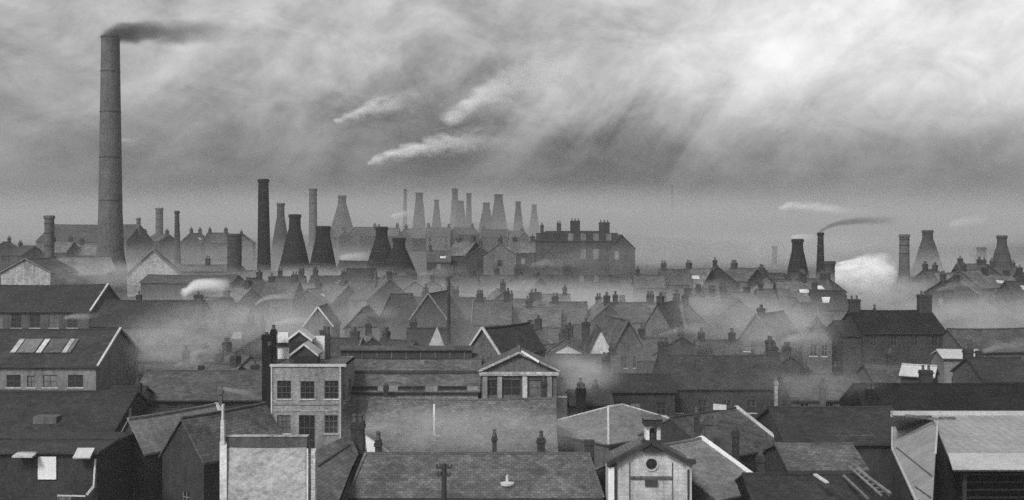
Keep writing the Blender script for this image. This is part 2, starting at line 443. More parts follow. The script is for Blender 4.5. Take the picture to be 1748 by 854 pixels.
def plume(label, px, py, Y, length, r0, r1, A, B, dens, albedo, rz=0.0, fade=1.0, nscale=0.5, wisp=0.5, cat='smoke', name='smoke_plume', dz=0.0, group=None, sy=1.0, soft=.2):
    """one plume: leaves its mouth upward, bends over and trails along its own x axis"""
    def zc(x): return A * (1 - math.exp(-x / B)) + dz * x
    def rad(x): return r0 + (r1 - r0) * (x / length) ** .8
    mb = MB(); seg = 12; rings = []
    N = 16
    for k in range(N + 1):
        x = -r0 + (length + r0) * k / N; xx = max(x, 0)
        r = rad(xx) * 1.08 * (1 if 0 < k < N else .5)
        rings.append([(x, r * sy * math.cos(2 * math.pi * j / seg), zc(xx) + r * math.sin(2 * math.pi * j / seg)) for j in range(seg)])
    for a, b in zip(rings, rings[1:]):
        for j in range(seg):
            i = (j + 1) % seg; mb.face([a[j], a[i], b[i], b[j]])
    mb.face(rings[0][::-1]); mb.face(rings[-1])
    def dens_fn(n):
        tc = n.new('ShaderNodeTexCoord'); sp = n.new('ShaderNodeSeparateXYZ'); n.link(tc.outputs['Object'], sp.inputs[0])
        x, y, z = sp.outputs
        xp = n.math('MAXIMUM', x, 0.0)
        c = n.math('MULTIPLY', A, n.math('SUBTRACT', 1.0, n.math('EXPONENT', n.math('MULTIPLY', xp, -1.0 / B))))
        c = n.math('ADD', c, n.math('MULTIPLY', xp, dz))
        q = n.math('DIVIDE', xp, length)
        r = n.math('ADD', r0, n.math('MULTIPLY', n.math('POWER', q, .8), r1 - r0))
        dy = n.math('DIVIDE', y, sy); dzz = n.math('SUBTRACT', z, c)
        xm = n.math('MINIMUM', x, 0.0)
        rr = n.math('SQRT', n.math('ADD', n.math('ADD', n.math('MULTIPLY', dy, dy), n.math('MULTIPLY', dzz, dzz)), n.math('MULTIPLY', xm, xm)))
        s = n.math('DIVIDE', rr, r)
        nz = n.noise(n.mapping(tc.outputs['Object'], (.45, 1, 1), (px * .37, py * .11, 0)), nscale, 4, .6, .6)
        s = n.math('ADD', s, n.math('MULTIPLY', n.math('SUBTRACT', nz, .5), wisp * 2.2))
        body = n.smooth(s, 1.0, soft)
        fd = n.math('POWER', n.math('SUBTRACT', 1.0, q, clamp=True), fade)
        return n.math('MULTIPLY', n.math('MULTIPLY', body, fd), dens)
    o = mb.build(name, volume_mat(name, albedo, dens_fn), None)
    p = at(px, py, Y); o.location = p; o.rotation_euler = (0, 0, rz)
    tag(o, label, cat, group)
    return o

def bank(label, x, y, z, sx, sy, sz, dens, albedo=0.77, nscale=0.05, seed=0.0, lo=.36, hi=.68):
    """a low drifting smoke bank: flattened ellipsoid, denser low down, torn by noise"""
    mb = MB(); seg, rg = 20, 10
    prof = [(math.sin(math.pi * k / rg), -math.cos(math.pi * k / rg)) for k in range(rg + 1)]
    prof[0] = (.01, -1); prof[-1] = (.01, 1)
    rings = [[(sx * r * math.cos(2 * math.pi * j / seg), sy * r * math.sin(2 * math.pi * j / seg), sz * h) for j in range(seg)] for r, h in prof]
    for a, b in zip(rings, rings[1:]):
        for j in range(seg):
            i = (j + 1) % seg; mb.face([a[j], a[i], b[i], b[j]])
    mb.face(rings[0][::-1]); mb.face(rings[-1])
    def dens_fn(n):
        tc = n.new('ShaderNodeTexCoord'); ob = tc.outputs['Object']
        sc = n.mapping(ob, (1 / sx, 1 / sy, 1 / sz))
        ln = n.new('ShaderNodeVectorMath', operation='LENGTH'); n.link(sc, ln.inputs[0])
        edge = n.smooth(ln.outputs['Value'], 1.0, .2)
        nz = n.noise(n.mapping(ob, (1, 1, 1.6), (seed * 31.7, seed * 11.3, 0)), nscale, 5, .62, .8)
        return n.math('MULTIPLY', n.math('MULTIPLY', edge, n.smooth(nz, lo, hi, .22, 1.0)), dens)
    o = mb.build('smoke', volume_mat('smoke_bank', albedo, dens_fn), None)
    o.location = (x, y, z); tag(o, label, 'smoke', 'low smoke drifting between the roofs', 'stuff')
    return o
slate_black = surface('slate_black', 0.014, 'slate', cell=(.4, .26), spec=.15)
# ================================================================== SETTING
def build_ground():
    mb = MB(); me_v, me_f = [], []
    xs = [-2600, -1800, -1200, -800, -500, -350, -250] + [-200 + 10 * k for k in range(41)] + [250, 350, 500, 800, 1200, 1800, 2600]
    ys = [-90, -40, 0, 30] + [50 + 8 * k for k in range(32)] + [320, 350, 380, 420, 460, 500, 540, 580, 620, 660, 700, 760, 840, 950, 1100, 1400, 1800, 2400, 3400]
    nx = len(xs)
    rr = random.Random(5)
    for y in ys:
        for x in xs:
            me_v.append((x, y, ground_z(x, y) + rr.uniform(-.15, .15)))
    for j in range(len(ys) - 1):
        for i in range(nx - 1):
            me_f.append((j * nx + i, j * nx + i + 1, (j + 1) * nx + i + 1, (j + 1) * nx + i))
    me = bpy.data.meshes.new('ground'); me.from_pydata(me_v, [], me_f); me.materials.append(yard)
    o = bpy.data.objects.new('ground', me); COL.objects.link(o)
    tag(o, 'sooty ground of the town rising away from the viewpoint', 'ground', None, 'structure')
build_ground()

# ================================================================== FOREGROUND
# --- bottom left: sheds
t = longhouse('low black workshop in the bottom left corner with one white door', -60, 166, 752, 772, 84, 4, name='workshop', cat='workshop',
              roof=slate_dark, walls=brick_dark, front=[(1.3, 2.6, 9.3, 10.3), (6.9, 8.0, 9.3, 10.3)], base=0.0, sill=False)
Pd = lambda px, py, Y=83.8: at(px, py, Y)
m = MB(); a, b = Pd(64, 819), Pd(95, 780)
m.box(a.x, b.x, 83.86, 83.98, a.z, b.z); o = m.build('white_door', whitewash)
attach(o, t); o['label'] = 'bright white door'
m = MB(); a, b = Pd(121, 783, 82.6), Pd(161, 765, 83.8)
m.slab([(a.x, 82.9, a.z), (b.x, 82.9, a.z), (b.x, 83.9, b.z), (a.x, 83.9, b.z)], .12); o = m.build('porch_roof', zinc_white, t); attach(o, t)
m = MB(); a, b = Pd(20, 779, 82.9), Pd(64, 772, 83.8)
m.slab([(a.x, 82.9, a.z), (b.x, 82.9, a.z), (b.x, 83.9, b.z), (a.x, 83.9, b.z)], .12); o = m.build('porch_roof', coping, t); attach(o, t)
m = MB(); m.bar(at(163, 784, 83.7), at(160, 830, 83.7), .12); m.bar(at(160, 830, 83.7), at(148, 845, 83.5), .16); o = m.build('drain_pipe', coping, t); attach(o, t)
m = MB(); m.bar(at(98, 846, 83.5), at(146, 847, 83.5), .1); o = m.build('ledge', coping, t); attach(o, t)

t = longhouse('broad black slate roof with a dormer, directly below the shed with skylights', -70, 186, 669, 748, 98, 7, name='shed', cat='shed', roof=slate_dark, walls=brick_dark,
              base=0.0, chimneys=[(6.3, 1.5, .6, .6, .6, 1)])
m = MB(); x0, x1 = xat(56, 100), xat(96, 100); zt, zb = zat(712, 100), zat(742, 100)
m.box(x0, x1, 100, 103, zb, zt); o = m.build('dormer', timber, t); attach(o, t)
s = MB(); s.box(x0 - .15, x1 + .1, 99.7, 99.99, zb - .12, zb + .06); s.box(x0 - .14, x0 + .06, 99.7, 99.99, zb + .06, zb + .5); q = s.build('sill', coping, o)
m = MB(); x0, x1 = xat(108, 99.5), xat(150, 99.5)
m.slab([(x0, 99.5, zat(735, 99.5)), (x1, 99.5, zat(735, 99.5)), (x1, 101.2, zat(718, 101.2)), (x0, 101.2, zat(718, 101.2))], .1); o = m.build('skylight', slate_mid, t); attach(o, t)

# --- twin gables
def twin(label, px_apex, py_apex, px_r, py_r, Y, yaw, length, **kw):
    ax, az = xat(px_apex, Y), zat(py_apex, Y); half = (px_r - px_apex) / F * Y * 1.25
    ez = zat(py_r, Y - half * .5)
    dx, dy = math.sin(yaw), math.cos(yaw)
    return house(label, ax + dx * length / 2, Y + dy * length / 2, length, 2 * half / math.cos(yaw) * .8, ez, az, math.pi / 2 - yaw, name='workshop', cat='workshop', **kw)
twin('black gabled workshop with a hatch, left one of the twin gables beside the white parapet', 222, 717, 254, 770, 92, R(33), 9, roof=slate_pale, walls=brick_dark, base=0.0,
     verge=(coping, 'r'), left=[(1.8, 2.7, 8.0, 9.2)], gutter=False)
twin('black gabled workshop standing between its twin and the tall white parapet', 312, 715, 356, 786, 90, R(33), 9, roof=slate_mid, walls=brick_dark, base=0.0,
     left=[(2.4, 3.3, 8.2, 9.3)], gutter=False)

# --- pale sloping roof between pilasters
A_, B_, C_ = at(386, 764, 84), at(522, 764, 84), at(386, 890, 76.5)
pts = on_plane([(386, 764), (522, 764), (522, 892), (386, 892)], A_, B_, C_); c = Vector(((A_.x + B_.x) / 2, 80, 0))
t = empty('warehouse', c, 'pale smoke-bleached sloping roof between a tall white pilaster and twin pipes', 'warehouse')
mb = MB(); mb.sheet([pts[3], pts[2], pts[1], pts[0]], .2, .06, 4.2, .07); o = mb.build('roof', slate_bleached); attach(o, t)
mb = MB(); lo = [p - Vector((0, 0, .35)) for p in pts]; bk = [pts[0] + Vector((0, 6, -4)), pts[1] + Vector((0, 6, -4))]
for p, q in ((lo[3], lo[2]), (lo[2], lo[1]), (lo[0], lo[3])): mb.face([Vector((p.x, p.y, -1)), Vector((q.x, q.y, -1)), q, p])
o = mb.build('wall', brick_dark); attach(o, t)
mb = MB(); mb.box(A_.x - .1, B_.x + .1, 84.05, 84.5, 8, zat(746, 84)); o = mb.build('parapet', brick, t); attach(o, t)
mb = MB(); mb.box(A_.x - .15, B_.x + .15, 84.0, 84.55, zat(746, 84) + .003, zat(744, 84)); o = mb.build('parapet_coping', stone, t); attach(o, t)
mb = MB(); q0, q1, q2, q3 = at(375, 760, 84), at(387, 760, 84), at(387, 905, 76), at(375, 905, 76)
mb.hexa([Vector((p.x, p.y, 2)) for p in (q3, q2, q1, q0)], [p + Vector((0, 0, .25)) for p in (q3, q2, q1, q0)])
mb.hexa([(q0.x + .1, 83.6, 12), (q1.x - .05, 83.6, 12), (q1.x - .05, 84.1, 12), (q0.x + .1, 84.1, 12)], [(q0.x + .18, 83.6, zat(716, 84)), (q1.x - .1, 83.6, zat(716, 84)), (q1.x - .1, 84.1, zat(716, 84)), (q0.x + .18, 84.1, zat(716, 84))])
mb.box(q0.x + .22, q1.x - .16, 83.65, 84.05, zat(716, 84) + .002, zat(690, 84)); o = mb.build('pilaster', plaster, t); attach(o, t)
for pa, pb, mm in ((523, 526, coping), (527.5, 530, iron), (531, 539, stone)):
    mb = MB(); q = [at(pa, 768, 83.6), at(pb, 768, 83.6), at(pb, 900, 76), at(pa, 900, 76)]
    mb.hexa([Vector((p.x, p.y, 2)) for p in q[::-1]], [p + Vector((0, 0, .1)) for p in q[::-1]]); o = mb.build('gable_coping', mm, t); attach(o, t)
# lean-to roof right of it
A_, B_, C_ = at(540, 768, 82), at(598, 740, 89), at(585, 860, 75)
pts = on_plane([(540, 768), (598, 740), (612, 775), (600, 800), (576, 862), (540, 900)], A_, B_, C_)
c = Vector((sum(p.x for p in pts) / 6, sum(p.y for p in pts) / 6, 0))
t = empty('lean_to', c, 'grey lean-to roof slanting between the pale bleached roof and the long roof', 'lean-to')
mb = MB(); mb.slab(pts, .2); o = mb.build('roof', slate_mid); attach(o, t)
mb = MB(); lo = [p - Vector((0, 0, .3)) for p in pts]; 
for k in range(6):
    q, r_ = lo[k], lo[(k + 1) % 6]; mb.face([q, r_, Vector((r_.x, r_.y, -1)), Vector((q.x, q.y, -1))])
o = mb.build('wall', brick); attach(o, t)
la, lb = on_plane([(542, 797), (597, 760)], A_, B_, C_); mb = MB(); mb.bar(la + Vector((0, 0, .04)), lb + Vector((0, 0, .04)), .14, .08); o = mb.build('lead_flashing', iron); attach(o, t)

# --- long roof, bottom middle
t = longhouse('long grey slate roof along the bottom edge behind the telegraph pole', 596, 1026, 777, 850, 80, 4.4, name='warehouse', cat='warehouse', roof=slate_mid, walls=brick_dark, base=0.0, over=.15,
              chimneys=[(8.6, 1.0, .95, .7, .6, 0), (4.9, 1.6, 1.0, .6, .5, 1), (1.3, 1.8, 1.1, .35, .35, 1)], hip=.6)
m = MB(); p = at(866, 836, 81.2); m.lathe([(.25, -1.0), (.22, .2), (.5, .35), (.52, .5), (.12, .6), (.1, 1.0), (.02, 1.1)], 12, (p.x, p.y, p.z)); o = m.build('roof_vent', coping, t); attach(o, t)
# --- smoky roof behind it
t = longhouse('wide pale slate roof veiled in smoke above the long roof with the telegraph pole', 618, 948, 682, 772, 95, 6.5, name='warehouse', cat='warehouse', roof=slate_mid, walls=brick, base=0.0,
              chimneys=[(7.6, 4.6, 1.0, .6, .5, 1)])
m = MB(); m.bar(at(741, 690, 97), at(741, 742, 96.2), .16); m.bar(at(741, 743, 96.2), at(752, 744, 96.2), .14); o = m.build('stove_pipe', coping, t); attach(o, t)
# --- big double-pot stack and white yard walls
def block_stack(label, px0, px1, py_top, py_bot, Y, pots, m_=None, depth=.9, pot_py=12, group=None):
    x0, x1 = xat(px0, Y), xat(px1, Y); zt, zb = zat(py_top, Y), zat(py_bot, Y)
    t = empty('chimney_stack', ((x0 + x1) / 2, Y, zb), label, 'chimney', group)
    w = (x1 - x0); h = zt - zb
    mb = MB(); mb.box(-w / 2, w / 2, 0, depth, -6, h - .5); mb.box(-w / 2 - .08, w / 2 + .08, -.08, depth + .08, h - .5, h - .25); mb.box(-w / 2 - .02, w / 2 + .02, -.02, depth + .02, h - .25, h)
    mb.build('stack', m_ or brick_dark, t)
    for k in range(pots):
        pm = MB(); ph = pot_py / F * Y
        pm.lathe([(.2, h), (.15, h + ph * .65), (.2, h + ph * .75), (.18, h + ph)], 10, ((k - (pots - 1) / 2) * w / pots, depth / 2, 0)); pm.build('chimney_pot', pot_clay, t)
    return t
block_stack('stout dark chimney stack with two pots beside small white walls', 599, 620, 722, 776, 88, 2, brick_dark, 1.0, 13)
block_stack('dark iron-topped flue standing between two small white walls', 640, 650, 752, 780, 86.6, 1, brick_dark, .5, 14)
def yard_wall(label, pts, Y, thick, m_, depth_slope=0):
    a = [at(px, py, Y) for px, py in pts]
    c = Vector((sum(p.x for p in a) / len(a), Y, min(p.z for p in a)))
    mb = MB(); fr = [(p.x - c.x, 0, p.z - c.z) for p in a]; bk = [(q[0], thick, q[2]) for q in fr]
    mb.face(fr); mb.face(bk[::-1])
    for k in range(len(fr)):
        j = (k + 1) % len(fr); mb.face([fr[j], fr[k], bk[k], bk[j]])
    o = mb.build('yard_wall', m_); o.location = c; tag(o, label, 'wall', None, 'thing'); return o
yard_wall('small white wall with a slanting top, left of the iron-topped flue', [(629, 790), (640, 790), (640, 756), (624, 745), (625, 760)], 87.4, .4, whitewash)
yard_wall('small white pointed wall just right of the iron-topped flue', [(650, 790), (666, 790), (664, 773), (651, 762)], 87.4, .4, whitewash)

# --- hip roof
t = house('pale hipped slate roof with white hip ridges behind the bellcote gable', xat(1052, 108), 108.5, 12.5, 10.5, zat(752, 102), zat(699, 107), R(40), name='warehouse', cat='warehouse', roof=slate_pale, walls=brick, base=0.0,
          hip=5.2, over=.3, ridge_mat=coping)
# --- bellcote gable
Y = 78
t = gablefront('white-washed gabled engine house with a round window and dark bellcote', 1040, 1178, 757, 792, Y, 3.0, name='engine_house', cat='engine house', roof=slate_mid, walls=plaster, base=0.0, over=.12, gutter=False)
def onfront(name, parts, m_, parent=t):
    mb = MB()
    for (px0, px1, py0, py1, proud) in parts:
        mb.box(xat(px0, Y), xat(px1, Y), Y - proud, Y + .02, zat(py1, Y), zat(py0, Y))
    o = mb.build(name, m_, parent); attach(o, t); return o
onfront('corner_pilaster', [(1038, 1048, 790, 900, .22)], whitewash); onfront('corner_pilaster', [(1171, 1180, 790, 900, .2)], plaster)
onfront('string_course', [(1075, 1148, 813, 818, .1)], slate_mid)
onfront('name_plaque', [(1101, 1122, 818, 830, .12)], iron)
onfront('drain_pipe', [(1050, 1053, 800, 900, .12)], iron); onfront('drain_pipe', [(1172.5, 1175.5, 800, 900, .32)], iron)
onfront('wall_joint', [(1074, 1076, 790, 900, .03)], brick); onfront('wall_joint', [(1147, 1149, 790, 900, .03)], brick)
for sx in (0, 1):
    mb = MB(); a = at(1036 if sx == 0 else 1182, 794, Y - .25); b = at(1111, 757, Y - .25)
    mb.bar(a + Vector((0, 0, .05)), b + Vector((0, 0, .12)), .5, .26); o = mb.build('barge_board', iron, t); attach(o, t)
mb = MB(); mb.box(xat(1036, Y), xat(1052, Y), Y - .3, Y + .2, zat(796, Y), zat(790, Y)); o = mb.build('kneeler_stone', iron, t); attach(o, t)
mb = MB(); mb.box(xat(1176, Y), xat(1187, Y), Y - .3, Y + .2, zat(791, Y), zat(784, Y)); o = mb.build('kneeler_stone', iron, t); attach(o, t)
# round window
c = at(1112, 792, Y); r = 9.5 / F * Y; seg = 20
mb = MB(); ring = [(c.x + r * math.cos(2 * math.pi * k / seg), Y - .012, c.z + r * math.sin(2 * math.pi * k / seg)) for k in range(seg)]; mb.face(ring[::-1] if False else ring)
o = mb.build('round_window', glass_dark, t); attach(o, t)
mb = MB()
for k in range(seg):
    j = (k + 1) % seg; v = lambda q, s, d: (c.x + r * s * math.cos(2 * math.pi * q / seg), Y - d, c.z + r * s * math.sin(2 * math.pi * q / seg))
    mb.face([v(k, 1, .1), v(j, 1, .1), v(j, 1.28, .1), v(k, 1.28, .1)]); mb.face([v(k, 1.28, .1), v(j, 1.28, .1), v(j, 1.28, 0), v(k, 1.28, 0)]); mb.face([v(j, 1, .1), v(k, 1, .1), v(k, 1, 0), v(j, 1, 0)])
q = mb.build('window_ring', plaster, o)
mb = MB(); mb.bar((c.x - r, Y - .05, c.z), (c.x + r, Y - .05, c.z), .05); mb.bar((c.x, Y - .055, c.z - r), (c.x, Y - .055, c.z + r), .05); mb.build('glazing_bar', iron, o)
# bellcote
B0 = at(1113, 757, Y + .4); u = Y / F
bell = empty('bellcote', (B0.x, B0.y, B0.z), 'small open bellcote with a dark flat cap on the white engine house gable', 'bellcote')
mb = MB(); mb.box(-16 * u, 14 * u, -.75, .75, -.5, 3 * u); mb.box(-13 * u, 11 * u, -.6, .6, 3 * u, 8 * u); mb.build('base', iron, bell)
for px in (-12, 7):
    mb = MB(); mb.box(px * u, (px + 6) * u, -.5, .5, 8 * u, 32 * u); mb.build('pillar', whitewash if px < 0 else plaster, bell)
mb = MB(); mb.lathe([(.3, 12 * u), (.28, 16 * u), (.18, 22 * u), (.05, 26 * u)], 12); mb.build('bell', iron, bell)
mb = MB(); mb.box(-15 * u, 15 * u, -.8, .8, 32 * u, 44 * u); mb.build('cap', iron, bell)
mb = MB(); mb.box(-17 * u, 17 * u, -.9, .9, 44 * u, 46 * u); mb.build('cap_slab', slate_mid, bell)

# --- slanting roof right of the bellcote
A = at(1195, 752, 88); Bv = Vector((4.15, -5, 0)).normalized(); Rv = Vector((5, 4.15, 0)).normalized()
mid = A - Rv * 2.8
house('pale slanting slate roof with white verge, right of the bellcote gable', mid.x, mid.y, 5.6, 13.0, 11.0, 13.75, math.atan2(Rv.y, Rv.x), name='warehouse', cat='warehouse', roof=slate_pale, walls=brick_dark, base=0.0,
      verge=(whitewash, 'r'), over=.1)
A = at(1255, 698, 106); mid = A - Rv * 4.5
house('smoke-grey house with slanting white verge, behind the pale slanting roof', mid.x, mid.y, 9.0, 11.0, 10.6, zat(698, 106), math.atan2(Rv.y, Rv.x), name='house', roof=slate, walls=brick_dark, base=1.0,
      verge=(coping, 'r'), over=.1)

# --- small chimneys and walls between the slanting roofs
block_stack('dark slim chimney with white pot, above the bellcote to its right', 1186, 1194, 704, 750, 99, 1, brick_dark, .5, 7)
block_stack('sooty short chimney half way down the slanting white verge', 1252, 1262, 736, 775, 94, 1, brick_dark, .6, 7)
block_stack('squat chimney with pale base between the two slanting roofs', 1204, 1218, 716, 752, 97, 2, brick, .7, 5)
yard_wall('tiny white-topped wall behind the slanting roofs, right of the bellcote', [(1218, 700), (1240, 700), (1240, 692), (1218, 690)], 101, .3, coping)
yard_wall('low white coping wall behind the left twin gable', [(194, 712), (222, 712), (222, 698), (194, 699)], 103, .3, coping)
yard_wall('short white ledge wall behind the right twin gable', [(298, 735), (320, 735), (320, 718), (298, 720)], 101, .3, coping)
block_stack('thick dark chimney at the left back of the hipped roof', 984, 1000, 664, 700, 111, 2, brick_soot, .9, 8)
# --- dark yard, bottom right
longhouse('dark broad roof left of the white-roofed depot', 1342, 1560, 697, 757, 98, 6, name='shed', cat='shed', roof=slate_dark, walls=brick_dark, base=0.0)
longhouse('flat grey shed roof above the stacked timber in the dark yard', 1348, 1478, 760, 802, 86, 4, name='shed', cat='shed', roof=slate_mid, walls=brick_dark, base=0.0)
longhouse('black low shed at the bottom edge below the grey flat shed roof', 1290, 1500, 812, 870, 76, 4, name='shed', cat='shed', roof=slate_dark, walls=brick_soot, base=0.0, over=.1)
mb = MB(); mb.bar((0, 0, 0), (3.0, .1, .05), .3, .25); o = mb.build('roof_board', timber); o.location = at(1434, 746, 99.2); tag(o, 'dark board lying across the broad roof left of the depot', 'board', None, 'thing')
def ladder(label, p0, p1, wd, n=7):
    t = empty('ladder', p0, label, 'ladder'); d = Vector(p1) - Vector(p0); s = Vector((wd, 0, 0))
    for q in (Vector((0, 0, 0)), s):
        mb = MB(); mb.bar(q, q + d, .12, .1); mb.build('rail', timber_pale, t)
    for k in range(1, n + 1):
        c = d * (k / (n + 1)); mb = MB(); mb.bar(c, c + s, .06); mb.build('rung', timber_pale, t)
ladder('pale wooden ladder lying slanted on the black shed roof', at(1505, 846, 74.5), at(1449, 796, 79.5), .55)
mb = MB(); mb.bar((0, 0, 0), at(1462, 800, 79) - at(1520, 842, 74.2), .16, .12); o = mb.build('timber_beam', timber_pale); o.location = at(1520, 842, 74.2); tag(o, 'long pale timber beam lying just right of the ladder', 'beam')
mb = MB(); mb.bar((0, 0, 0), at(1440, 812, 79) - at(1482, 852, 74.6), .14, .12); o = mb.build('timber_beam', timber_pale); o.location = at(1482, 852, 74.6); tag(o, 'short pale timber beam lying just left of the ladder', 'beam')
mb = MB(); mb.bar((0, 0, 0), at(1391, 810, 78) - at(1412, 824, 76.4), .28, .1); o = mb.build('plank', coping); o.location = at(1412, 824, 76.4); tag(o, 'short white plank on the black shed roof, away from the ladder', 'plank')
block_stack('tall thin chimney rising at the foot of the white verge in the dark yard', 1294, 1306, 778, 850, 82, 1, brick_dark, .5, 6)

# --- white-roofed depot, bottom right
def depot():
    Y0 = 75.0; zr, ze = zat(706, 92), zat(800, Y0)
    c = Vector((xat(1660, 85), 85, 0)); t = empty('depot', c, 'large depot with broad white sheet roof and dark open front', 'depot')
    def add(name, mb, m_, par=t):
        o = mb.build(name, m_, par); o.location = -c if par is t else (0, 0, 0); return o
    yr = 90.0
    zr = zat(708, yr)
    xr = 60.0
    mb = MB()                                                            # main slope towards us
    mb.slab([(xat(1628, Y0), Y0, ze), (xr, Y0, ze), (xr, yr, zr), (xat(1600, yr) - .5, yr, zr)], .2)
    mb.slab([(xat(1520, yr), yr + .02, zr), (xr, yr + .02, zr), (xr, yr + 8, zr - 2.6), (xat(1532, yr + 8), yr + 8, zr - 2.6)], .2)
    ro = add('roof', mb, zinc)
    sl = (zr - ze) / (yr - Y0); Ye = Y0 + 3.6
    mb = MB(); mb.slab([(xat(1626, Y0) - .1, Y0 - .25, ze - .25 * sl + .05), (xr, Y0 - .25, ze - .25 * sl + .05), (xr, Ye, ze + 3.6 * sl + .05), (xat(1618, Ye), Ye, ze + 3.6 * sl + .05)], .08); add('eave_sheet', mb, zinc_white, ro)
    mb = MB(); mb.bar((xat(1522, yr), yr, zr + .12), (xr, yr, zr + .12), .5, .3); add('ridge_cap', mb, zinc_white, ro)
    mb = MB(); mb.bar(at(1545, 709, 89), at(1604, 717, 88.4), .25, .18); mb.bar(at(1604, 717, 88.4), at(1630, 717, 88.4), .3, .45); add('roof_walkway', mb, slate_mid, ro)
    # wing roof, slope to the left
    R0 = at(1601, 716, 89.6); R1 = at(1590, 880, 60.0); R1.z = R0.z; E0 = at(1523, 768, 88.5)
    pts = on_plane([(1523, 706), (1523, 768), (1568, 866), (1575, 890), (1590, 890), (1597, 775), (1601, 717)], R0, R1, E0)
    mb = MB(); up = [p + Vector((0, 0, .03)) for p in pts]; lo = [p - Vector((0, 0, .17)) for p in pts]
    mb.face(up[::-1] if (up[1] - up[0]).cross(up[2] - up[0]).z < 0 else up); mb.face(lo)
    for k in range(len(up)):
        q = (k + 1) % len(up); mb.face([up[k], up[q], lo[q], lo[k]])
    wr = add('wing_roof', mb, zinc)
    mb = MB(); mb.bar(pts[1] + Vector((0, 0, .07)), pts[2] + Vector((0, 0, .07)), .16, .14); mb.bar(pts[0] + Vector((0, 0, .07)), pts[1] + Vector((0, 0, .07)), .16, .14); mb.bar(pts[5] + Vector((0, 0, .07)), pts[6] + Vector((0, 0, .07)), .14, .12); add('edge_trim', mb, zinc_white, wr)
    ja, jb = on_plane([(1530, 765), (1592, 815)], R0, R1, E0); mb = MB(); mb.bar(ja + Vector((0, 0, .05)), jb + Vector((0, 0, .05)), .1, .06)
    ja, jb = on_plane([(1562, 832), (1590, 852)], R0, R1, E0); mb.bar(ja + Vector((0, 0, .05)), jb + Vector((0, 0, .05)), .1, .06); add('sheet_joint', mb, slate_mid, wr)
    for nm, (k, q), mm in (('wing_wall', (4, 6), brick_soot), ('side_wall', (1, 3), brick_dark)):
        p, r_ = lo[k], lo[q]; mb = MB(); mb.face([p, r_, Vector((r_.x, r_.y, 0)), Vector((p.x, p.y, 0))]); add(nm, mb, mm)
    # open front
    mb = MB(); wall(mb, (xat(1600, 80), 80.0), (xr, 80.0), -1, ze - .1, []); add('front_wall', mb, brick_soot)
    for k in range(6):
        mb = MB(); z = ze - .9 - k * .55; mb.box(xat(1640, 79.6), xr - 1, 79.55, 79.75, z, z + .14); add('louvre_rail', mb, timber)
    for k in range(4):
        x = xat(1640, 76) + k * 5.2; mb = MB(); mb.box(x, x + .25, 75.6, 75.85, 0, ze + .05); add('post', mb, iron)
    mb = MB(); mb.face([(xr, Y0, 0), (xr, yr + 12, 0), (xr, yr + 12, zr - 3.5), (xr, yr, zr - .2), (xr, Y0, ze - .2)]); add('end_wall', mb, brick_dark)
depot()

# ================================================================== MIDDLE DISTANCE, LEFT
t = longhouse('long two-storey works at the far left with a row of bright skylights in its roof', -80, 164, 563, 625, 125, 7, name='works', cat='works building', roof=slate_dark, walls=paint_pale,
              front=[(6.0, 7.6, 6.1, 7.5), (8.3, 9.2, 6.1, 7.4), (10.1, 11.7, 6.1, 7.5), (12.9, 14.6, 6.1, 7.5)], verge=(coping, 'r'), frame=timber)
for (pa, pb, mm) in ((17, 26, glass_painted_sky), (28, 58, glass_dull_skylit), (61, 70, glass_painted_sky), (73, 103, slate_mid), (105, 113, glass_painted_sky), (114, 120, glass_dull_skylit)):  # the brightest panes are sky glints put into the colour
    Ya, Yb = 127.2, 129.8; sl = (zat(563, 132) - zat(625, 125)) / 7
    z = lambda y: zat(625, 125) + (y - 125) * sl + .22
    mb = MB(); mb.slab([(xat(pa, Ya), Ya, z(Ya)), (xat(pb, Ya), Ya, z(Ya)), (xat(pb, Ya), Yb, z(Yb)), (xat(pa, Ya), Yb, z(Yb))], .1); o = mb.build('skylight', mm, t); attach(o, t)
longhouse('long dark two-storey works behind the shed with skylights', -90, 152, 487, 531, 165, 7, name='works', cat='works building', roof=slate_dark, walls=brick,
          front=spread(20.5, 7, 1.5, 5.4, 2.4, 1.2), verge=(coping, 'r'), frame=timber, rows=3)
longhouse('dark roofed works with an end chimney, left of the bright steam cloud', 154, 327, 514, 556, 158, 6.5, name='works', cat='works building', roof=slate_dark, walls=brick, front=spread(14.3, 5, 1.3, 3.6, 1.6),
          chimneys=[(6.6, -1, 1.0, 1.1, .8, 1), (-2.6, .5, .9, .7, .6, 1)])
longhouse('low slate shed standing in front of the works with the end chimney', 172, 330, 590, 615, 142, 5, name='shed', cat='shed', roof=slate, walls=brick, front=spread(11.5, 4, 1.0, 2.6, 1.2))
longhouse('long low slate roof between the skylight works and the three-storey building', 222, 466, 634, 682, 116, 6, name='works', cat='works building', roof=slate, walls=brick_dark, front=spread(14.7, 5, 1.2, 5.6, 1.4), frame=timber,
          chimneys=[(4.0, .8, .6, .8, .6, 1), (-2.0, 1, .5, .5, .5, 0)])
longhouse('small dark outhouse in the gap below the skylight works', 176, 232, 662, 690, 112, 3, name='outhouse', cat='outhouse', roof=slate_dark, walls=paint_pale)
longhouse('dark brick yard range behind the twin gables', 205, 380, 700, 722, 104, 3.5, name='shed', cat='shed', roof=slate_dark, walls=brick_dark, base=1.0)
block_stack('thin smoking flue pipe above the pale warehouse parapet', 373, 379, 664, 700, 100, 1, brick, .3, 5)

